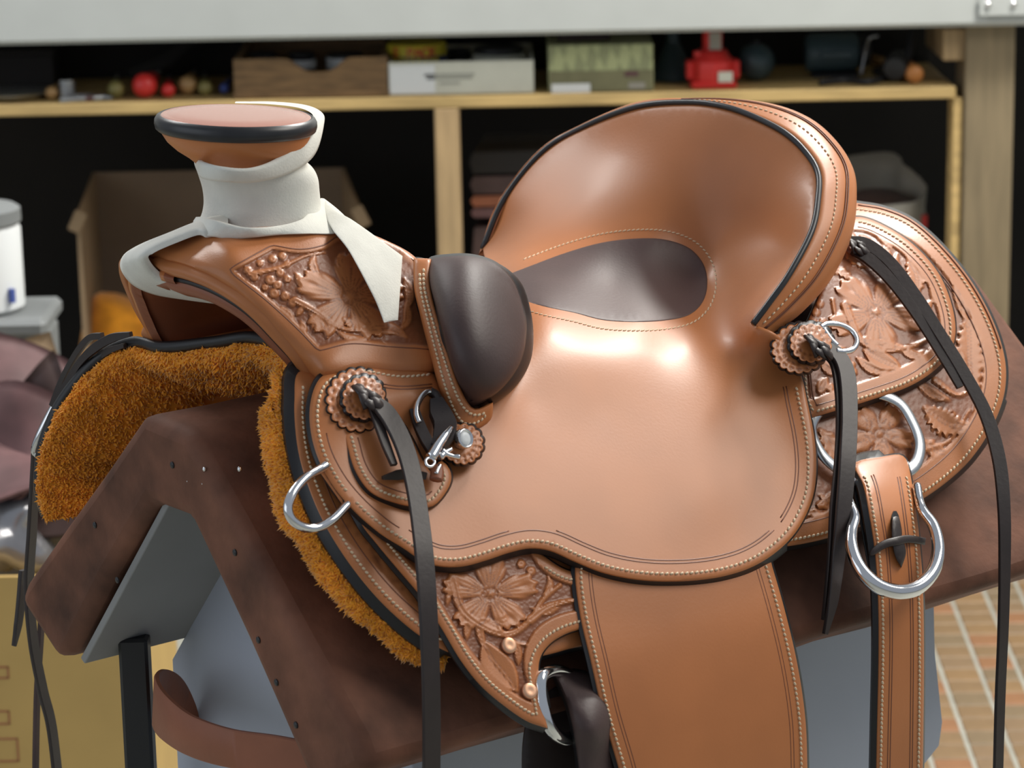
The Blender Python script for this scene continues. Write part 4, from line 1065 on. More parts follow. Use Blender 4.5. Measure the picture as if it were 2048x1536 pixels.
for u, v in ((1018, 1291), (1059, 1382)):
    c = FP.surf(u, v)[0]; nn = N_*.75+Z*.45-A_*.05; nn /= np.linalg.norm(nn)
    MB().lathe(c-nn*.0015, [(.0047, 0), (.0048, .0018), (.0044, .0026), (.0030, .0030), (.0016, .0028), (.0001, .0026)], 22, nn).build('rivet', 'copper', FP.o, True)['label'] = 'round copper rivet head'
# ring and dark latigo under the flap
pts = [(1084, 1352, .232), (1080, 1385, .237), (1086, 1420, .241), (1098, 1452, .243), (1115, 1472, .242), (1135, 1478, .236), (1160, 1460, .225), (1170, 1410, .215), (1150, 1360, .212), (1115, 1342, .222)]
V, F = tube_geo(spline3([P(*p) for p in pts], 6, True), .0040, 10, True, flat=1.0); mesh('cinch_ring', V, F, 'chrome', RT)['label'] = 'shiny steel cinch ring'
LG = panel('latigo_fold', [(1112, 1350), (1150, 1343), (1190, 1358), (1218, 1400), (1235, 1470), (1245, 1560), (1250, 1640, 1), (1165, 1640, 1), (1160, 1560), (1150, 1480), (1135, 1410), (1120, 1372)], tps([(1112, 1350, .225), (1150, 1343, .222), (1190, 1400, .247), (1180, 1470, .258), (1240, 1480, .246), (1160, 1480, .252), (1130, 1400, .240), (1200, 1640, .262), (1160, 1640, .258), (1250, 1640, .258)]), ['brown', 'edge'], RT, th=.012, e=6, rnd=10, rdep=.004)
LG.o['label'] = 'dark brown latigo strap folded through the cinch ring'
panel('latigo_back', [(1100, 1380), (1135, 1372), (1158, 1440), (1168, 1640, 1), (1045, 1640, 1), (1050, 1450)], BAR(-.012, .225), ['string', 'edge'], RT, th=.004, rnd=5)

# ---- fender
fd_tf = BAR(.0165, .262)
FD = panel('fender', [(1152, 1128), (1151, 1165), (1162, 1240), (1182, 1325), (1206, 1430), (1238, 1540), (1262, 1640, 1), (1617, 1640, 1), (1615, 1540), (1611, 1440), (1596, 1335), (1572, 1230), (1545, 1135), (1520, 1060), (1350, 1040), (1180, 1060)], fd_tf, ['tan', 'edge'], RT, th=.005, e=lambda u, v: 10 if u < 1300 else 4, step=22)
stitch(FD, 12, 10, lambda u, v: v > 1100); crease(FD, [27, 33], lambda u, v: v > 1090, r=.0005)
FD.o['label'] = 'broad plain tan stirrup fender with stitched edges'

# ---- rear jockey, tooled
rj = [(1672, 440, 1), (1722, 434), (1778, 456), (1830, 492), (1876, 545), (1902, 605), (1911, 660), (1902, 700), (1872, 738), (1820, 772), (1745, 799), (1670, 822), (1622, 836, 1), (1606, 800), (1600, 750), (1592, 700), (1612, 650), (1650, 560)]
RJ = panel('rear_jockey', rj, BAR(.014), ['tool', 'edge'], RT, th=.006, e=lambda u, v: 9 if v > 700 else 3, step=3.1, rnd=5,
    height=relief([(1650, 470), (1720, 460), (1765, 478), (1812, 512), (1852, 560), (1874, 612), (1881, 655), (1872, 685), (1845, 712), (1800, 738), (1735, 762), (1660, 786), (1615, 798), (1590, 720), (1570, 660), (1620, 560)],
    [('flower', 1752, 624, 98, .05, .82, .15), ('stem', [(1690, 610), (1722, 680), (1770, 700), (1830, 690), (1870, 670)], 10), ('stem', [(1722, 680), (1790, 690), (1850, 712)], 8), ('leaf', [(1728, 700), (1765, 722), (1800, 735)], 20, 0), ('leaf', [(1712, 715), (1745, 738), (1780, 745)], 12, 0),
     ('leaf', [(1836, 585), (1832, 545), (1815, 515)], 20, 7), ('leaf', [(1720, 470), (1735, 490), (1738, 515)], 12, 0), ('leaf', [(1765, 490), (1775, 515), (1770, 545)], 11, 0), ('leaf', [(1795, 505), (1790, 530), (1800, 560)], 9, 0), ('leaf', [(1865, 600), (1850, 620), (1858, 655)], 11, 0), ('dot', 1632, 625, 9), ('dot', 1645, 645, 9), ('dot', 1628, 645, 8), ('dot', 1640, 608, 8), ('stem', [(1665, 600), (1672, 640), (1680, 660)], 5),
     ('leaf', [(1640, 790), (1645, 770), (1655, 755)], 12, 0), ('leaf', [(1690, 770), (1700, 740), (1695, 715)], 14, 4), ('dot', 1660, 775, 9), ('fan', 1752, 672, 24, 0, math.pi), ('leaf', [(1640, 720), (1660, 740), (1690, 745)], 12, 0), ('leaf', [(1800, 700), (1830, 712), (1850, 700)], 9, 0), ('leaf', [(1690, 500), (1710, 520), (1735, 535)], 11, 4), ('leaf', [(1660, 540), (1685, 545), (1705, 560)], 10, 4), ('leaf', [(1750, 470), (1770, 482), (1785, 500)], 8, 0), ('leaf', [(1860, 560), (1866, 585), (1868, 610)], 8, 0), ('stem', [(1790, 520), (1810, 560), (1845, 600), (1860, 640)], 6), ('leaf', [(1820, 640), (1845, 650), (1866, 640)], 9, 3), ('leaf', [(1650, 690), (1670, 700), (1690, 695)], 9, 0),  ('leaf', [(1690, 460), (1705, 480), (1700, 505)], 10, 0)]))
stitch(RJ, 10, 9, lambda u, v: (u > 1715 and v < 720) or v > 690); crease(RJ, [21], lambda u, v: (u > 1715 and v < 720) or v > 690)
# flank ring between jockey and skirt, flat band
rp = [(1622, 850), (1640, 903), (1676, 938), (1722, 958), (1786, 952), (1828, 932), (1840, 890), (1824, 842), (1796, 804), (1740, 785), (1660, 800)]
q = spline(rp, 10, True)
ringp = P(q[:, 0], q[:, 1], bar(q[:, 0], q[:, 1], .0095))
V, F = tube_geo(ringp, .0044, 10, True, flat=.42, up=(N_*.7+Z*.6)); o = mesh('flank_ring', V, F, 'alum', RT); o['label'] = 'flat steel flank rigging ring'

# ---- seat, jockey and cantle
rimI = [(966, 498, -.147), (1010, 397, -.154), (1085, 305, -.148), (1164, 257, -.125), (1273, 215, -.075), (1375, 206, -.03), (1449, 215, .005), (1515, 239, .035), (1572, 270, .062), (1612, 309, .083), (1634, 349, .100), (1634, 397, .115), (1621, 463, .130), (1577, 547, .140), (1537, 604, .141), (1504, 648, .139)]
rimO = [(957, 511, -.150), (994, 406, -.158), (1076, 301, -.152), (1164, 248, -.130), (1273, 204, -.080), (1375, 196, -.037), (1471, 202, -.008), (1559, 217, .015), (1625, 248, .035), (1673, 292, .055), (1704, 345, .072), (1713, 397, .092), (1704, 468, .110), (1665, 555, .128), (1603, 626, .137), (1546, 667, .140)]
jb = lambda u, v, off: (u, v, float(bar(u, v, off)[0]))
seat_ctrl = list(rimI)
seat_ctrl += [(1300, 477, .002), (1200, 497, -.012), (1100, 525, -.024), (1030, 552, -.02), (1225, 560, .020), (1415, 560, .036), (1280, 645, .080), (1400, 622, .070), (1180, 638, .072), (1070, 615, .054),
  (1350, 345, -.016), (1180, 390, -.068), (1500, 400, .050), (1560, 490, .094), (1480, 580, .088), (1460, 650, .110),
  (980, 590, -.02), (930, 640, .02), (890, 700, .06)]
for u, v, o_ in [(1500, 715, .012), (1580, 720, .018), (1060, 800, -.002), (1200, 810, -.004), (1350, 815, -.002), (1480, 820, .006), (1600, 800, .018), (1620, 870, .020), (1630, 930, .021), (1610, 1030, .022), (1545, 1110, .023), (1450, 1150, .023), (1350, 1162, .023), (1200, 1145, .023), (1060, 1098, .022), (970, 1122, .022), (872, 1132, .022), (800, 1090, .022), (760, 1068, .022), (662, 965, .021), (620, 830, .020), (640, 750, .020), (720, 727, .022), (860, 735, .026), (900, 850, .016), (1150, 980, .014), (1400, 980, .016), (1000, 1020, .019), (800, 850, .020), (750, 950, .020), (950, 780, .010)]:
    seat_ctrl.append(jb(u, v, o_))
seat_tf = tps(seat_ctrl, 1e-3)
seat_low = [(972, 545), (935, 600), (892, 660), (868, 732, 1), (800, 737), (722, 726), (668, 737), (634, 765), (619, 825), (630, 900), (662, 966), (706, 1020), (760, 1067), (806, 1096), (845, 1122), (880, 1133), (925, 1133), (972, 1121), (1020, 1105), (1060, 1097), (1100, 1102), (1150, 1124), (1200, 1144), (1250, 1156), (1300, 1162), (1350, 1163), (1400, 1160), (1450, 1152), (1500, 1136), (1545, 1110), (1585, 1073), (1612, 1030), (1628, 985), (1633, 930), (1628, 870), (1614, 800), (1604, 755), (1586, 712), (1552, 668)]
SE = panel('seat', [(u, v, 1 if i in (0, len(rimI)-1) else 0) for i, (u, v, t_) in enumerate(rimI[::-1])]+seat_low, seat_tf, ['tan', 'edge'], RT, th=.0055, e=lambda u, v: 12 if v > 1090 else (9 if u < 800 and v > 700 else (3 if v > 720 else 0)), step=11, rnd=6, rdep=.0022)
SE.o['label'] = 'smooth tan leather seat running down into the side jockey'
low = lambda u, v: v > 700 and not (1400 < u < 1590 and v < 720)
stitch(SE, 16, 10, lambda u, v: (v > 1000 or u > 1590 or u < 700 or (v < 790 and u < 870)) and v > 715)
crease(SE, [36, 42], lambda u, v: v > 1060 or (u > 1560 and v > 770))
crease(SE, [30], lambda u, v: u < 800 and v > 860 and v < 1060); crease(SE, [36, 42], lambda u, v: 760 < u < 880 and 730 < v < 790)
inl = [(1008, 552, 1), (1060, 532), (1130, 506), (1200, 486), (1270, 477), (1330, 479), (1380, 497), (1408, 530), (1415, 570), (1405, 605), (1378, 630), (1330, 641), (1270, 644), (1205, 640), (1150, 626), (1085, 612), (1050, 600), (1025, 580)]
IN = panel('seat_inlay', inl, lambda u, v: seat_tf(u, v)+.0010, ['inlay', 'edge'], SE.o, th=.002, e=0, step=14, rnd=3, rdep=.001)
IN.o['label'] = 'dark brown soft leather seat inlay'
ipoly = IN.poly; oq = ipoly-inward(ipoly)*17; ok = (dist_poly(oq, ipoly) > 15.5) & (oq[:, 0] > 1040); runs = []
oq = np.roll(oq, -int(np.argmin(ok)), 0); ok = np.roll(ok, -int(np.argmin(ok))); cur = []
for p, o_ in zip(oq, ok):
    if o_: cur.append(p)
    elif len(cur) > 3: runs.append(np.array(cur)); cur = []
    else: cur = []
if len(cur) > 3: runs.append(np.array(cur))
stitch(SE, 0, 9, runs=runs, r=.0005)
# cantle roll
rI = np.array([P(*p) for p in rimI]); rO = np.array([P(*p) for p in rimO])
rI, rO = spline3(rI, 7), spline3(rO, 7)
cc = W(.27, 0, -.15)
rowsC = []
for k in range(len(rI)):
    f_ = k/(len(rI)-1); out = rI[k]-cc; out -= A_*(out@A_)*.3; out /= np.linalg.norm(out); back = (rO[k]-rI[k]); wl = np.linalg.norm(back)
    r_ = [rI[k]-out*.001+A_*.003]
    for x in (0, .12, .28, .46, .64, .80, .92, 1.0):
        r_.append(rI[k]+back*x+out*(.16*wl*math.sin(math.pi*min(x*1.0, 1)))-out*.0)
    r_.append(rO[k]-out*.004+A_*.005); r_.append(rO[k]-out*.014+A_*.012); r_.append(rO[k]-out*.026+A_*.014)
    rowsC.append(r_)
CR = grid_mesh('cantle_roll', np.array(rowsC), 'tan', RT); CR['label'] = 'rounded tan roll behind the top of the cantle'
bk = []
for k in range(0, len(rI)):
    s0 = stz(rI[k]*.75+rO[k]*.25); out = rI[k]-cc; out /= np.linalg.norm(out); p0 = rO[k]-out*.026+A_*.014
    q0 = stz(p0); bk.append([p0, W(q0[0]+.006, q0[1]*.97, (q0[2]*2-.14)/3), W(q0[0]+.010, q0[1]*.94, (q0[2]-.28)/3), W(q0[0]+.012, q0[1]*.92, min(-.15, BZ-BK*(q0[1]*.92)**2+.002))])
grid_mesh('cantle_back', np.array(bk), 'tan', RT)['label'] = 'tan leather back of the cantle'
q = rI+0; mb = MB(); off = np.array([(p-cc)/np.linalg.norm(p-cc) for p in q])
V, F = tube_geo(q+off*.0008, .0021, 8); o = mesh('cantle_welt', V, F, 'bind', RT); o['label'] = 'thin black welt along the cantle rim'
def roll_pt(x):
    R3 = []
    for k in range(len(rI)):
        out = rI[k]-cc; out -= A_*(out@A_)*.3; out /= np.linalg.norm(out); back = rO[k]-rI[k]; wl = np.linalg.norm(back)
        R3.append(rI[k]+back*x+out*(.16*wl*math.sin(math.pi*x)+.0002))
    return np.array(R3)
def stitch3d(path, nrm_dir, step, ln, r, parent):
    L = np.r_[0, np.cumsum(np.linalg.norm(np.diff(path, axis=0), axis=1))]; V = []; F = []
    s_ = step
    f = lambda s: np.array([np.interp(s, L, path[:, i]) for i in range(3)])
    while s_ < L[-1]-step:
        a, b = f(s_-ln/2), f(s_+ln/2); ax = (b-a)/np.linalg.norm(b-a); e1 = np.cross(ax, [.3, .2, .9]); e1 /= np.linalg.norm(e1); e2 = np.cross(ax, e1); b0 = len(V)
        V.append(a)
        for g in (.2, .8):
            for j in range(5): an = 2*math.pi*j/5; V.append(a+(b-a)*g+r*(math.cos(an)*e1+math.sin(an)*e2))
        V.append(b)
        for j in range(5):
            j2 = (j+1) % 5; F += [(b0, b0+1+j2, b0+1+j), (b0+1+j, b0+1+j2, b0+6+j2, b0+6+j), (b0+11, b0+6+j, b0+6+j2)]
        s_ += step
    o = mesh('stitching', V, F, 'thread', parent); o['kind'] = 'stuff'; o['label'] = 'row of pale waxed thread stitches'
stitch3d(roll_pt(.24), None, .0042, .0028, .0006, CR)
mb = MB()
for x in (.40, .44): mb.tube(roll_pt(x)[34:], .0005, 5)
mb.build('crease_line', 'crease', CR, True)['kind'] = 'stuff'

# ---- fork (swell)
def lip_s(v): return -.066+(v-500)/255*.048
lipP = [(292, 501), (300, 512), (330, 520), (370, 531), (420, 552), (470, 583), (510, 617), (550, 660), (590, 706), (622, 752)]
lip = [(u, v, t_at_s(u, v, lip_s(v))) for u, v in lipP]
fork_ctrl = lip+[(320, 487, .0), (350, 475, .0), (400, 462, .012), (480, 468, .036), (560, 466, .046), (640, 463, .052), (700, 470, .052), (760, 490, .055), (830, 518, .066),
   (400, 505, .030), (500, 530, .062), (600, 560, .076), (700, 580, .080), (790, 590, .082), (560, 620, .082), (650, 680, .098), (750, 680, .103), (850, 640, .095), (640, 742, .106), (720, 735, .112), (860, 725, .122), (885, 740, .122), (460, 500, .05)]
fork_tf = tps(fork_ctrl, 2e-5)
fk = [(292, 501), (318, 487), (352, 474), (400, 461), (480, 456), (560, 452), (650, 452), (720, 462), (775, 482), (832, 516), (850, 560), (868, 640), (890, 745, 1), (800, 748), (722, 745), (650, 765), (622, 752, 1)]+[(u, v) for u, v in lipP[::-1][1:-1]]
ftool = relief([(465, 541, 1), (545, 497, 1), (600, 505), (650, 496), (680, 478), (740, 478), (800, 500), (840, 560), (862, 650), (868, 690), (830, 691), (780, 688), (700, 682), (639, 696, 1), (600, 655), (540, 600), (500, 568)],
  [('flower', 700, 594, 108, -.35, .82, .1), ('stem', [(500, 548), (560, 535), (612, 512), (650, 505)], 6), ('dot', 495, 540, 8), ('dot', 509, 554, 8), ('dot', 520, 526, 7), ('dot', 540, 560, 10), ('dot', 555, 570, 9), ('dot', 560, 545, 9), ('dot', 575, 558, 8), ('dot', 545, 518, 8), ('dot', 565, 512, 8), ('dot', 575, 528, 7), ('dot', 548, 587, 10), ('dot', 570, 592, 9), ('dot', 585, 605, 9),
   ('leaf', [(590, 545), (600, 560), (604, 580)], 9, 0), ('leaf', [(606, 612), (598, 625), (592, 632)], 7, 0), ('leaf', [(618, 620), (628, 640), (624, 658)], 8, 0), ('leaf', [(636, 630), (652, 652), (655, 678)], 10, 0), ('stem', [(590, 600), (630, 622), (680, 655), (740, 662), (800, 668)], 8), ('leaf', [(725, 660), (780, 655), (815, 675)], 13, 0), ('leaf', [(800, 660), (815, 640), (812, 600)], 10, 0), ('leaf', [(815, 620), (820, 590), (808, 555)], 11, 0), ('fan', 712, 634, 26, -.2, math.pi), ('leaf', [(560, 612), (575, 625), (590, 640)], 7, 0), ('leaf', [(600, 640), (608, 655), (612, 668)], 7, 0), ('leaf', [(670, 660), (700, 676), (740, 678)], 8, 0), ('dot', 530, 575, 7), ('dot', 520, 545, 6), ('leaf', [(690, 505), (680, 520), (690, 545)], 10, 0), ('leaf', [(630, 510), (625, 530), (640, 560)], 10, 0)])
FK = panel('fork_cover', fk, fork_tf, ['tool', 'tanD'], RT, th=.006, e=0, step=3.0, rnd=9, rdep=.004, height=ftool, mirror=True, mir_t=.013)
FK.o['label'] = 'tan fork cover with a tooled flower panel'
reg = spline([(465, 541, 1), (545, 497, 1), (600, 505), (650, 496), (680, 478), (740, 478), (800, 500), (840, 560), (862, 650), (868, 690), (830, 691), (780, 688), (700, 682), (639, 696, 1), (600, 655), (540, 600), (500, 568)], 8, True)
oq = reg-inward(reg)*6; sel = (oq[:, 0] < 690) | (oq[:, 1] > 670)
k0 = int(np.argmin(sel)); oq, sel = np.roll(oq, -k0, 0), np.roll(sel, -k0); runs = []; cur = []
for p, s_ in zip(oq, sel):
    if s_: cur.append(p)
    elif len(cur) > 3: runs.append(np.array(cur)); cur = []
if len(cur) > 3: runs.append(np.array(cur))
crease(FK, [0], runs=runs)
# the arch of the gullet, behind the lip
lz = np.array([stz(P(*p)) for p in lip]); lz = lz[np.argsort(lz[:, 1])]; lz = lz[lz[:, 1] > .004]
half = np.vstack([[lz[0, 0]-.001, 0, lz[0, 2]+.002], lz, [lz[-1, 0]+.012, lz[-1, 1]+.006, lz[-1, 2]-.022]])
full = np.vstack([half[::-1]*[1, -1, 1], half[1:]])
full = spline3(full, 5)
def arch(ds, inn):
    q = full.copy(); c0 = np.array([0, -.20]); d = q[:, 1:]-c0; d /= np.linalg.norm(d, axis=1)[:, None]
    q[:, 1:] -= d*inn; q[:, 0] += ds; return W(q[:, 0], q[:, 1], q[:, 2])
rim_rows = np.array([arch(.010, -.001), arch(.004, .0005), arch(.000, .003), arch(-.001, .006), arch(.002, .0095), arch(.006, .011)])
o = grid_mesh('fork_lip', rim_rows, 'tan', RT, flip=True); o['label'] = 'rounded tan front lip of the fork'
ax_ = arch(.006, .012); V, F = tube_geo(ax_, .0018, 6); mesh('lip_groove', V, F, 'edge', RT)
inn_rows = np.array([arch(.006, .0125), arch(.004, .015), arch(.006, .020), arch(.014, .024), arch(.035, .025), arch(.075, .022), arch(.13, .018)])
o = grid_mesh('gullet', inn_rows, 'tanD', RT, flip=True); o['label'] = 'leather inside of the gullet arch, coloured darker for shade'
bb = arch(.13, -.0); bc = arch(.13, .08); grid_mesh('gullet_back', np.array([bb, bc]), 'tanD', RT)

# ---- horn
def lathe_rings(rings, axis, n, name, m_, parent, cap0=True, cap1=True, label=None):
    ax = np.array(axis, float); ax /= np.linalg.norm(ax); e1 = np.cross(ax, N_); e1 /= np.linalg.norm(e1); e2 = np.cross(ax, e1); V = []; F = []
    for c, r in rings:
        for j in range(n): a = 2*math.pi*j/n; V.append(c+r*(math.cos(a)*e1+math.sin(a)*e2))
    for i in range(len(rings)-1):
        for j in range(n): k = (j+1) % n; F.append((i*n+j, i*n+k, (i+1)*n+k, (i+1)*n+j))
    if cap0: F.append(list(range(n))[::-1])
    if cap1: F.append([(len(rings)-1)*n+j for j in range(n)])
    o = mesh(name, V, F, m_, parent); o.data.set_sharp_from_angle(angle=math.radians(45))
    if label: o['label'] = label
    return o
hax = Z+A_*.045+N_*.03; hax /= np.linalg.norm(hax)
hc = P(472, 233, 0.0)
HN = lathe_rings([(P(u, v, 0.0), r_) for u, v, r_ in ((472, 240, .0455), (472, 254, .0457), (473, 268, .0450), (477, 284, .0430), (484, 300, .0396), (493, 314, .0355), (500, 326, .033))], hax, 56, 'horn', 'tan', RT, label='tan leather underside of the horn cap')
lathe_rings([(hc-hax*h_, r_) for r_, h_ in ((.0455, .0088), (.0470, .0088), (.0484, .0076), (.0491, .0050), (.0489, .0022), (.0478, .0002), (.0462, -.0008), (.0452, -.0004), (.0450, .002))], hax, 56, 'horn_cap_binding', 'bind', HN, False, False, 'black rounded binding around the horn cap')
cr = [(hc+hax*h_, r_) for r_, h_ in ((.0456, -.002), (.0452, .0004), (.0440, .0011), (.0425, .0008), (.0410, .0013), (.030, .0020), (.015, .0023), (.0001, .0024))]
lathe_rings(cr, hax, 56, 'horn_cap', 'cap', HN, False, True, 'glossy pinkish leather top of the horn')
nk = [((502, 318), .0335), ((508, 332), .0362), ((516, 352), .0366), ((522, 380), .0358), ((525, 405), .0358), ((527, 425), .0370), ((532, 440), .0400), ((536, 452), .0435)]
nkc = [(P(u, v, 0.0), r) for (u, v), r in nk]
cs = spline3(np.array([np.r_[c, r] for c, r in nkc]), 5)
WR = lathe_rings([(c[:3], c[3]) for c in cs], Z*.99+A_*.10, 56, 'horn_wrap', 'hide', RT, label='white mulehide wrapped around the horn neck')
# band that runs up over the rear of the cap
def band(upper, lower, name, parent, m_='hide', th=.003, puff=.0008):
    U_ = spline3([P(*p) for p in upper], 6); L_ = spline3([P(*p) for p in lower], 6); rowsB = []
    for a, b in zip(U_, L_):
        mid = (a+b)/2; out = mid-(hc-hax*.05); out -= hax*(out@hax); out /= np.linalg.norm(out)+1e-9
        rowsB.append([a-out*th, a, a*.8+b*.2+out*puff, mid+out*puff*1.3, a*.2+b*.8+out*puff, b, b-out*th])
    o = grid_mesh(name, np.array(rowsB), m_, parent, flip=True); return o
band([(394, 318, -.004), (404, 325, .022), (440, 334, .038), (495, 338, .045), (545, 325, .044), (590, 298, .040), (618, 268, .030), (634, 242, .010), (630, 226, -.008), (600, 214, -.030), (540, 207, -.046), (470, 205, -.052)],
     [(398, 352, -.004), (408, 358, .022), (445, 364, .036), (500, 366, .041), (560, 354, .041), (606, 332, .036), (634, 302, .024), (648, 250, .005), (645, 226, -.014), (612, 210, -.038), (545, 203, -.052), (472, 203, -.056)], 'wrap_band', WR)
# front strap of the wrap around the lip and into the gullet
up_ = [(455, 428, .006), (418, 434, .008), (385, 446, .000), (335, 467, -.018), (285, 487, -.034), (252, 505, -.045), (240, 526, -.054), (246, 548, -.056), (268, 572, -.052), (310, 590, -.044), (370, 600, -.022), (450, 610, .010), (560, 622, .05)]
lo_ = [(455, 462, .026), (412, 466, .026), (390, 462, .020), (345, 478, .014), (312, 492, .010), (296, 502, .008), (287, 514, .006), (292, 528, .004), (306, 545, .002), (330, 562, .004), (375, 578, .014), (440, 590, .036), (560, 600, .07)]
U_ = spline3([P(*p) for p in up_], 6); L_ = spline3([P(*p) for p in lo_], 6); rowsB = []
for i, (a, b) in enumerate(zip(U_, L_)):
    d = b-a; T = U_[min(i+1, len(U_)-1)]-U_[max(i-1, 0)]; nn = np.cross(T, d); nn /= np.linalg.norm(nn)+1e-9
    if nn@(CAM-a) < 0: nn = -nn
    rowsB.append([a-nn*.003, a, a*.8+b*.2+nn*.0012, (a+b)/2+nn*.0016, a*.2+b*.8+nn*.0012, b, b-nn*.003])
o = grid_mesh('wrap_strap', np.array(rowsB), 'hide', WR, flip=False); o['label'] = 'white mulehide strap passing around the fork lip into the gullet'
wb_tf = lambda u, v: np.maximum(fork_tf(u, v)+.004, .0)
WB = panel('wrap_base', [(392, 434), (386, 452), (402, 471), (430, 474), (452, 479), (500, 476), (560, 470), (620, 468), (672, 467), (705, 455), (690, 432), (655, 402), (642, 396), (600, 440), (500, 455), (430, 440)], tps([(398, 438, .008), (392, 455, .010), (404, 471, .022), (452, 479, .036), (500, 476, .045), (560, 470, .051), (620, 468, .056), (672, 467, .057), (705, 455, .054), (690, 432, .036), (655, 402, .012), (642, 396, .012), (600, 440, .044), (500, 455, .047), (430, 440, .030)]), ['hide', 'hide'], WR, th=.003, rnd=4, step=12)
TL = panel('wrap_tail', [(648, 398), (668, 420), (700, 437), (742, 466), (805, 512, 1), (796, 640, 1), (768, 645, 1), (752, 604), (735, 570), (715, 532), (694, 496), (668, 464, 1), (655, 440)], tps([(648, 398, .01), (668, 420, .030), (700, 437, .048), (742, 466, .058), (805, 512, .070), (796, 640, .105), (768, 645, .106), (735, 570, .094), (694, 496, .074), (668, 464, .060), (655, 440, .040)]), ['hide', 'hide'], WR, th=.0022, rnd=3, rdep=.0006, step=12)
TL.o['label'] = 'loose white mulehide tail hanging over the fork'

# ---- bucking roll
br_base = tps([(862, 520, .088), (930, 512, .102), (1000, 535, .110), (1040, 580, .114), (1058, 640, .120), (1060, 690, .128), (1040, 745, .137), (1000, 788, .145), (945, 818, .149), (915, 770, .147), (895, 700, .133), (875, 620, .114), (862, 560, .099)], 5e-4)
br_poly = spline([(858, 522), (895, 513), (945, 513), (992, 529), (1026, 563), (1045, 615), (1050, 668), (1038, 726), (1000, 778), (945, 814, 1), (928, 800), (908, 745), (890, 680), (873, 612), (860, 565)], 8, True)
def br_tf(u, v):
    u = np.atleast_1d(u); v = np.atleast_1d(v); q = np.stack([u, v], -1)
    dx, dy = u-962, v-664; al = .42*dx+.907*dy; pe = .907*dx-.42*dy
    return br_base(u, v)+.030*np.clip(1-(al/178)**2-(pe/98)**2, 0, 1)**.8
BR = panel('bucking_roll', [(858, 522), (895, 513), (945, 513), (992, 529), (1026, 563), (1045, 615), (1050, 668), (1038, 726), (1000, 778), (945, 814, 1), (928, 800), (908, 745), (890, 680), (873, 612), (860, 565)], br_tf, ['brown', 'edge'], RT, th=.03, e=5, step=14, rnd=10, rdep=.006)
BR.o['label'] = 'padded dark brown bucking roll'
panel('roll_backing', [(812, 518), (835, 514), (860, 518), (900, 510), (950, 512), (1003, 530), (1042, 565), (1060, 615), (1067, 670), (1060, 725), (1030, 775), (985, 810), (945, 836), (920, 830), (880, 750), (850, 660), (822, 600), (808, 545)], lambda u, v: br_tf(u, v)-.012-.012*np.clip((870-u)/60, 0, 1), ['edge', 'edge'], BR.o, th=.02, e=0, rnd=9, rdep=.006)
bd_tf = tps([(828, 520, .082), (860, 520, .088), (830, 580, .098), (862, 580, .106), (845, 640, .112), (878, 650, .124), (868, 720, .128), (900, 735, .142), (900, 820, .146), (935, 812, .153), (930, 856, .152), (985, 812, .149), (975, 850, .147)])
BD = panel('roll_band', [(829, 518, 1), (861, 519, 1), (858, 555), (863, 590), (878, 645), (898, 712), (918, 772), (934, 806), (950, 820), (985, 806, 1), (980, 838), (955, 856), (925, 858), (902, 832), (880, 775), (860, 700), (842, 630), (830, 575)], bd_tf, ['tan', 'tan'], BR.o, th=.006, e=2, rnd=4, step=9)
BD.o['label'] = 'tan leather band with two rows of stitches along the roll'
stitch(BD, 11, 9, lambda u, v: u < 990); stitch(BD, 21, 9, lambda u, v: False)

# ---- keeper tongue beside the front rosette
TG = panel('keeper_tongue', [(690, 850), (697, 900), (712, 945), (742, 985), (790, 1006), (838, 1015), (866, 1012), (888, 990), (902, 962), (899, 938), (884, 922), (872, 930), (868, 950), (845, 920), (820, 870), (790, 830), (740, 830)], BAR(.0255), ['tan', 'edge'], RT, th=.006, e=lambda u, v: 14 if u < 850 and v > 860 and v-860 > (u-690)*.75 else 4, step=10, rnd=5)
stitch(TG, 13, 9, lambda u, v: v > 870 and (v-860 > (u-700)*.7 or u > 860)); crease(TG, [24], lambda u, v: v > 870 and (v-860 > (u-700)*.7))
q = [(852, 952), (822, 948), (795, 950), (765, 956)]
ribbon([P(u, v, float(bar(u, v, .030)[0])) for u, v in q], np.array([.004, .0055, .006, .002]), .002, 'keeper_lace', 'string', TG.o)

# ---- rosettes
def rosette(cu, cv, R, off, n, parent, name='rosette', sq=1.0, e=5, th=.004, dim=True):
    pts = []
    for i in range(n*6):
        a = 2*math.pi*i/(n*6); rr = R*(.93+.09*abs(math.sin(a*n/2)))
        pts.append((cu+rr*math.cos(a), cv+rr*math.sin(a)*sq))
    def hf(u, v):
        dx, dy = u-cu, (v-cv)/sq; r = np.hypot(dx, dy)/R; a = np.arctan2(dy, dx)
        h = np.zeros(len(u)); bgm = np.zeros(len(u))
        for rr, sc in ((.84, 1), (.62, .8)):
            d_ = ((a*n/2/math.pi) % 1-.5)*2*math.pi/n*rr
            g = np.exp(-((r-rr)/.075)**2-(d_/.085)**2)
            h -= .0012*g*sc; bgm = np.maximum(bgm, g*.8)
        return h+.0012*(1-r), bgm
    return panel(name, pts, BAR(off), ['tool', 'edge'], parent, th=th, e=e, step=3.2, rnd=2.5, rdep=.0008, height=hf, bstep=3.5)
R1 = rosette(716, 800, 63, .029, 19, RT); R1.o['label'] = 'large scalloped leather rosette at the front'
R2 = rosette(728, 796, 43, .036, 14, RT, e=7); R2.o['label'] = 'small scalloped leather rosette stacked on the large front one'
R3 = rosette(1598, 697, 54, .036, 18, RT, sq=.92); R3.o['label'] = 'large scalloped leather rosette behind the seat'
R4 = rosette(1622, 686, 42, .043, 14, RT, sq=.92, e=7); R4.o['label'] = 'small scalloped leather rosette stacked on the rear one'
R5 = rosette(925, 888, 41, .028, 15, RT, e=5); R5.o['label'] = 'scalloped leather rosette under the roll'
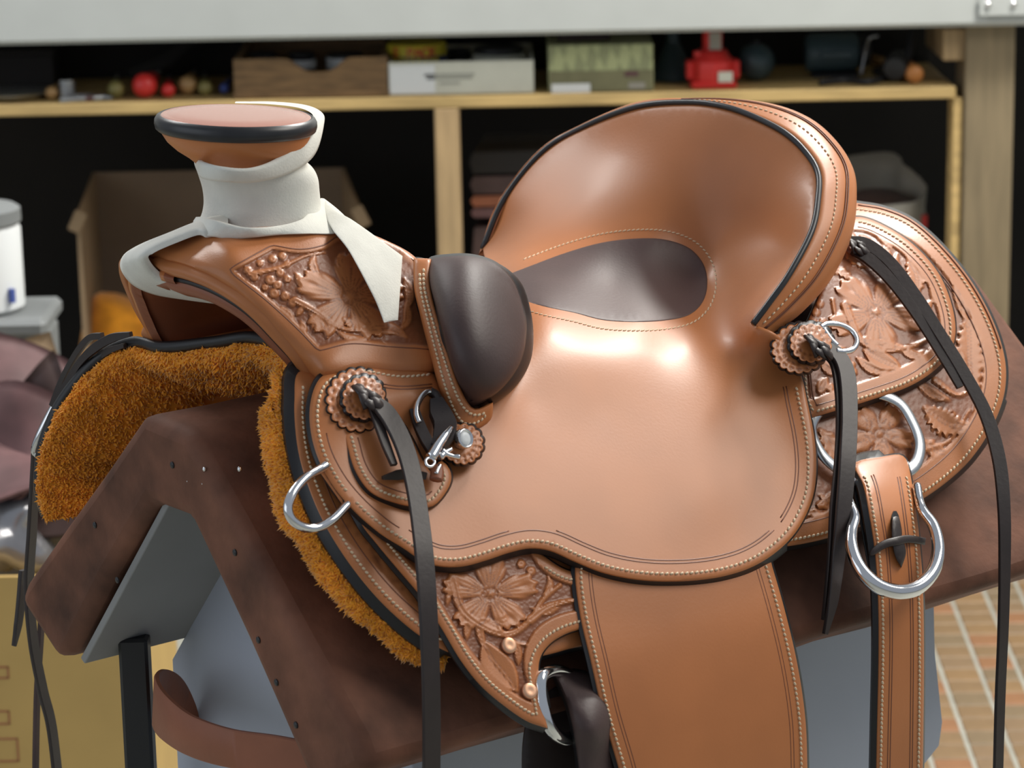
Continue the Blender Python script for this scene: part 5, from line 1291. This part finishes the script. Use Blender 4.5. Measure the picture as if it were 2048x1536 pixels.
c = R5.surf(922, 879, .004)[0]; nn = N_*.80+Z*.30+A_*.12; nn /= np.linalg.norm(nn)
bt = MB().lathe(c-nn*.002, [(.0058, 0), (.0060, .003), (.0060, .0060), (.0052, .0070), (.0046, .0062), (.0044, .0058)], 26, nn).build('screw_button', 'chrome', R5.o, True)
MB().lathe(c-nn*.002, [(.0044, .0055), (.0035, .0064), (.0015, .0067), (.0001, .0066)], 20, nn).build('button_face', 'jarw', bt, True)
# ---- front dee with its tan keeper
dq = [(652, 930), (640, 938), (612, 955), (588, 982), (576, 1012), (583, 1038), (606, 1054), (634, 1056), (664, 1040), (688, 1016), (702, 1002)]
tD = [.155, .157, .163, .168, .172, .174, .175, .175, .174, .170, .166]
def dee(pxs, ts, r, name='dee_ring', lab=None, closed=False, m_='chrome', parent=None):
    V, F = tube_geo(spline3([P(u, v, t_) for (u, v), t_ in zip(pxs, ts)], 8, closed), r, 10, closed)
    o = mesh(name, V, F, m_, parent or RT)
    if lab: o['label'] = lab
    return o
DR = dee(dq, tD, .0027, lab='open steel dee ring at the front of the skirt')
panel('dee_keeper', [(640, 945, 1), (658, 938, 1), (698, 998, 1), (684, 1008, 1)], BAR(.018), ['tan', 'edge'], DR, th=.006, e=2, rnd=3, step=10)
# ---- rear small dee
dee([(1640, 655), (1655, 648), (1680, 650), (1703, 662), (1713, 682), (1706, 698), (1690, 703), (1672, 702)], [float(bar(u, v, .040)[0]) for u, v in [(1640, 655), (1655, 648), (1680, 650), (1703, 662), (1713, 682), (1706, 698), (1690, 703), (1672, 702)]], .0021, lab='small steel dee ring by the rear rosette')
dee([(1646, 658), (1660, 678), (1674, 692)], [float(bar(u, v, .040)[0]) for u, v in [(1646, 658), (1660, 678), (1674, 692)]], .0022, 'dee_bar', m_='alum')
# ---- clip hardware under the roll
def hw(pxs, off, r, name, m_='chrome', flat=1.0, parent=None, closed=False):
    V, F = tube_geo(spline3([P(u, v, float(bar(u, v, off)[0])) for u, v in pxs], 6, closed), r if np.isscalar(r) else np.interp(np.linspace(0, 1, (len(pxs)-(0 if closed else 1))*6+(0 if closed else 1)), np.linspace(0, 1, len(r)), r), 9, closed, flat)
    return mesh(name, V, F, m_, parent or CL)
CL = mesh('clip_body', *tube_geo(spline3([P(u, v, float(bar(u, v, .044)[0])) for u, v in ((903, 853), (892, 868), (878, 888), (868, 905), (862, 915))], 6), np.interp(np.linspace(0, 1, 25), [0, .3, .6, 1], [.0012, .0026, .0032, .0034]), 10), 'chrome', RT)
CL['label'] = 'small shiny spring clip'
hw([(851, 922), (854, 931), (862, 933), (869, 926), (866, 918), (857, 916)], .044, .0010, 'clip_eye', closed=True)
hw([(884, 902), (893, 908), (905, 912), (918, 914)], .042, [.0022, .0016, .0013, .0018], 'clip_lever')
hw([(880, 914), (892, 904), (903, 898)], .041, [.0024, .0019, .0014], 'clip_tongue')
hw([(880, 930), (876, 938), (872, 948)], .036, .0014, 'clip_hook')
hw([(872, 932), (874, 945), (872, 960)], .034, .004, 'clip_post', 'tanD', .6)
# rope strap with its ring
hw([(838, 845), (833, 830), (834, 812), (842, 795), (852, 785), (860, 783)], .036, .0018, 'strap_ring', 'chrome', parent=RT)
hw([(860, 783), (872, 790), (880, 808), (884, 830)], .034, .0028, 'strap_ring_wrap', 'string', parent=RT)
ribbon([P(u, v, float(bar(u, v, .030)[0])) for u, v in ((828, 820), (838, 850), (852, 880), (866, 905))], np.array([.006, .007, .007, .006]), .004, 'rope_strap', 'string', RT, up=A_*.9+Z*.4)
ribbon([P(u, v, float(bar(u, v, .034)[0])) for u, v in ((872, 800), (880, 825), (890, 850), (886, 875), (876, 895))], np.array([.008, .013, .014, .012, .008]), .005, 'rope_strap', 'string', RT, up=A_*.9+Z*.35)

# ---- saddle strings
def string(pxs, ts, width, name='saddle_string', lab=None, th=.0026, up=None, m_='string'):
    o = ribbon([P(u, v, t_) for (u, v), t_ in zip(pxs, ts)], width, th, name, m_, RT, up=up if up is not None else A_)
    if lab: o['label'] = lab
    return o
def bts(pxs, off, cap): return [float(bar(u, v, off, cap)[0]) for u, v in pxs]
q = [(742, 800), (770, 822), (795, 862), (815, 912), (829, 970), (840, 1040), (849, 1120), (856, 1220), (861, 1340), (863, 1460), (862, 1620)]
string(q, bts(q, .043, .235), np.array([.009, .0125, .0125, .012, .0115, .0115, .0118, .0118, .0118, .0118, .0115]), lab='long dark saddle string hanging from the front rosette')
q = [(745, 812), (758, 850), (772, 890), (788, 930)]
string(q, bts(q, .038, .235), np.array([.006, .006, .0055, .004]), lab='short tail of the front saddle string')
q = [(1645, 695), (1672, 706), (1690, 735), (1697, 780), (1698, 850), (1694, 930), (1687, 1020), (1677, 1110), (1666, 1200), (1650, 1268)]
string(q, bts(q, .040, .24), np.array([.010, .0125, .013, .0125, .012, .0122, .012, .0105, .008, .003]), lab='dark saddle string hanging from the rear rosette')
q = [(1650, 706), (1670, 730), (1680, 780), (1683, 850), (1679, 930), (1670, 1020), (1664, 1110), (1655, 1190), (1648, 1240)]
string(q, bts(q, .036, .235), np.array([.006, .007, .008, .008, .008, .008, .007, .005, .003]), lab='second strand of the rear saddle string')
q = [(1700, 482), (1735, 490), (1780, 525), (1830, 590), (1880, 668), (1930, 750), (1972, 830), (1998, 920), (2008, 1020), (2009, 1130), (2006, 1260), (2000, 1400), (1994, 1620)]
string(q, bts(q, .026, .245), np.array([.007, .0095, .009, .0085, .0085, .009, .0095, .0095, .0092, .0092, .0088, .0085, .008]), lab='long dark saddle string from under the cantle, reaching lowest at the right', up=A_*.75+Z*.45)
q = [(1705, 500), (1740, 520), (1785, 565), (1835, 632), (1885, 712), (1920, 775)]
string(q, bts(q, .022, .245), np.array([.007, .009, .008, .0075, .007, .005]), lab='second strand of the string from under the cantle', up=A_*.75+Z*.45)
def knot(cu, cv, off, s_=1.0):
    mb = MB(); rr = random.Random(3)
    for (du, dv, du2, dv2, w_) in ((-18, -18, 10, 8, 11), (-10, -20, 4, 24, 10), (-2, -12, 30, 8, 10), (8, -4, 36, 26, 11), (-4, 2, 22, 26, 10)):
        a = (cu+du*s_, cv+dv*s_); b = (cu+du2*s_, cv+dv2*s_); mi_ = ((a[0]+b[0])/2, (a[1]+b[1])/2)
        pp = [P(u, v, float(bar(u, v, off+d_)[0])) for (u, v), d_ in ((a, 0), (mi_, .007), (b, .001))]
        mb.tube(spline3(pp, 4), w_/3200*s_, 8, flat=.5, up=N_*.7+Z*.5)
    o = mb.build('string_knot', 'string', RT, True); return o
knot(730, 792, .040); knot(1630, 690, .047, .9)
knot(1708, 488, .022, .8)
# ---- flank billet, its lower ring and lacing
bi = [(1707, 930), (1722, 920), (1760, 914), (1798, 909), (1812, 918), (1821, 950), (1832, 1020), (1840, 1090), (1846, 1180), (1848, 1300), (1847, 1450), (1844, 1640, 1), (1750, 1640, 1), (1754, 1450), (1757, 1300), (1756, 1200), (1750, 1110), (1740, 1040), (1726, 970)]
bi_tf = tps([(1707, 930, .198), (1760, 914, .196), (1812, 918, .198), (1730, 985, .224), (1821, 985, .224), (1745, 1090, .244), (1840, 1090, .244), (1757, 1250, .256), (1848, 1250, .256), (1754, 1450, .258), (1847, 1450, .258), (1750, 1640, .258), (1844, 1640, .258)])
BI = panel('flank_billet', bi, bi_tf, ['tan', 'edge'], RT, th=.007, e=lambda u, v: 15 if u < 1762 else 3, step=12, rnd=5)
BI.o['label'] = 'long tan flank billet strap with stitched edges'
stitch(BI, 9, 9, lambda u, v: v > 945 and v < 1630); crease(BI, [22, 27], lambda u, v: v > 948 and v < 1600)
SL = panel('billet_slot', [(1787, 1022), (1793, 1022), (1800, 1040), (1803, 1075), (1786, 1075), (1782, 1040)], lambda u, v: bi_tf(u, v)+.0005, ['edge', 'edge'], BI.o, th=.002, rnd=0, step=8)
lp = [(1776, 1035), (1792, 1035), (1800, 1075), (1811, 1110), (1803, 1135), (1796, 1128), (1788, 1100), (1782, 1070)]
panel('lace_tongue', [(1786, 1034), (1798, 1034), (1804, 1072), (1812, 1100), (1811, 1112), (1803, 1135, 1), (1792, 1118), (1785, 1090), (1783, 1060)], lambda u, v: bi_tf(u, v)+.0035+.001*np.sin((v-1030)/35), ['string', 'edge'], BI.o, th=.0025, rnd=3, step=8)
panel('lace_loop', [(1737, 1110), (1745, 1096), (1768, 1080), (1800, 1072), (1818, 1070), (1852, 1076, 1), (1850, 1090, 1), (1817, 1086), (1800, 1090), (1772, 1096), (1745, 1112)], lambda u, v: bi_tf(u, v)+.0065-.00009*np.abs(u-1795), ['string', 'edge'], BI.o, th=.0025, rnd=3, step=8)
rg = [(1694, 985), (1700, 1008), (1710, 1034), (1704, 1060), (1703, 1090), (1712, 1122), (1732, 1152), (1762, 1175), (1797, 1184), (1833, 1176), (1860, 1152), (1874, 1120), (1876, 1085), (1866, 1050), (1846, 1022), (1838, 1000), (1833, 970)]
rt = [.215, .222, .232, .238, .246, .254, .262, .268, .271, .270, .266, .260, .254, .246, .238, .230, .222]
dee(rg, rt, np.interp(np.linspace(0, 1, 16*8+1), [0, .12, .3, .5, .7, .88, 1], [.0030, .0034, .0044, .0050, .0044, .0034, .0030]), 'billet_ring', 'pear-shaped shiny steel ring around the flank billet')
dee([(1690, 955), (1700, 958), (1712, 966)], [.196, .205, .207], .0026, 'ring_end')
# billet behind (second ply)
panel('billet_backing', [(1700, 935), (1726, 925), (1752, 1040), (1762, 1200), (1760, 1640, 1), (1742, 1640, 1), (1743, 1200), (1722, 1060)], lambda u, v: bi_tf(u, v)-.012, ['edge', 'edge'], BI.o, th=.004, rnd=3, step=12)

# ---- far side straps seen at the left
def far_ribbon(pxs, ts, width, name, lab=None, m_='string', up=None, th=.003):
    o = ribbon([P(u, v, t_) for (u, v), t_ in zip(pxs, ts)], width, th, name, m_, RT, up=up if up is not None else A_*.6-N_*.3)
    if lab: o['label'] = lab
    return o
far_ribbon([(72, 890), (69, 960), (64, 1060), (58, 1170), (66, 1280), (85, 1380), (104, 1460), (122, 1620)], [-.20, -.205, -.21, -.215, -.215, -.215, -.215, -.215], np.array([.007, .008, .009, .009, .009, .009, .009, .009]), 'off_billet', 'dark strap hanging from the far side ring at the left')
far_ribbon([(84, 1180), (82, 1260), (74, 1400), (70, 1620)], [-.225]*4, .0045, 'off_string', 'thin brown string hanging at the far left', 'scrap2')
far_ribbon([(46, 1140), (42, 1200), (36, 1250), (28, 1292)], [-.23]*4, np.array([.007, .008, .007, .002]), 'off_string', 'pointed strap end hanging at the far left')
far_ribbon([(262, 668), (225, 676), (190, 696), (160, 726), (130, 775), (112, 802)], [-.098, -.115, -.13, -.145, -.16, -.168], np.array([.003, .006, .006, .005, .005, .004]), 'off_string', 'dark string running down the far side skirt', up=Z)
far_ribbon([(250, 690), (210, 706), (172, 740), (140, 785), (118, 815)], [-.105, -.125, -.145, -.16, -.168], np.array([.003, .005, .005, .005, .004]), 'off_string', 'second dark string on the far side skirt', up=Z)
far_ribbon([(205, 672), (180, 676), (155, 705), (125, 760), (105, 812)], [-.125, -.14, -.155, -.175, -.185], .0045, 'off_string', 'looped dark string end on the far side', up=Z)
dee([(122, 795), (108, 815), (92, 845), (78, 875), (70, 898), (72, 908), (84, 903), (98, 880), (104, 862)], [-.185, -.188, -.192, -.196, -.2, -.2, -.196, -.19, -.186], .0028, lab='steel ring on the far side, seen nearly edge-on')
print('SCENE BUILT', len(bpy.data.objects), sum(len(o.data.polygons) for o in bpy.data.objects if o.type == 'MESH'))
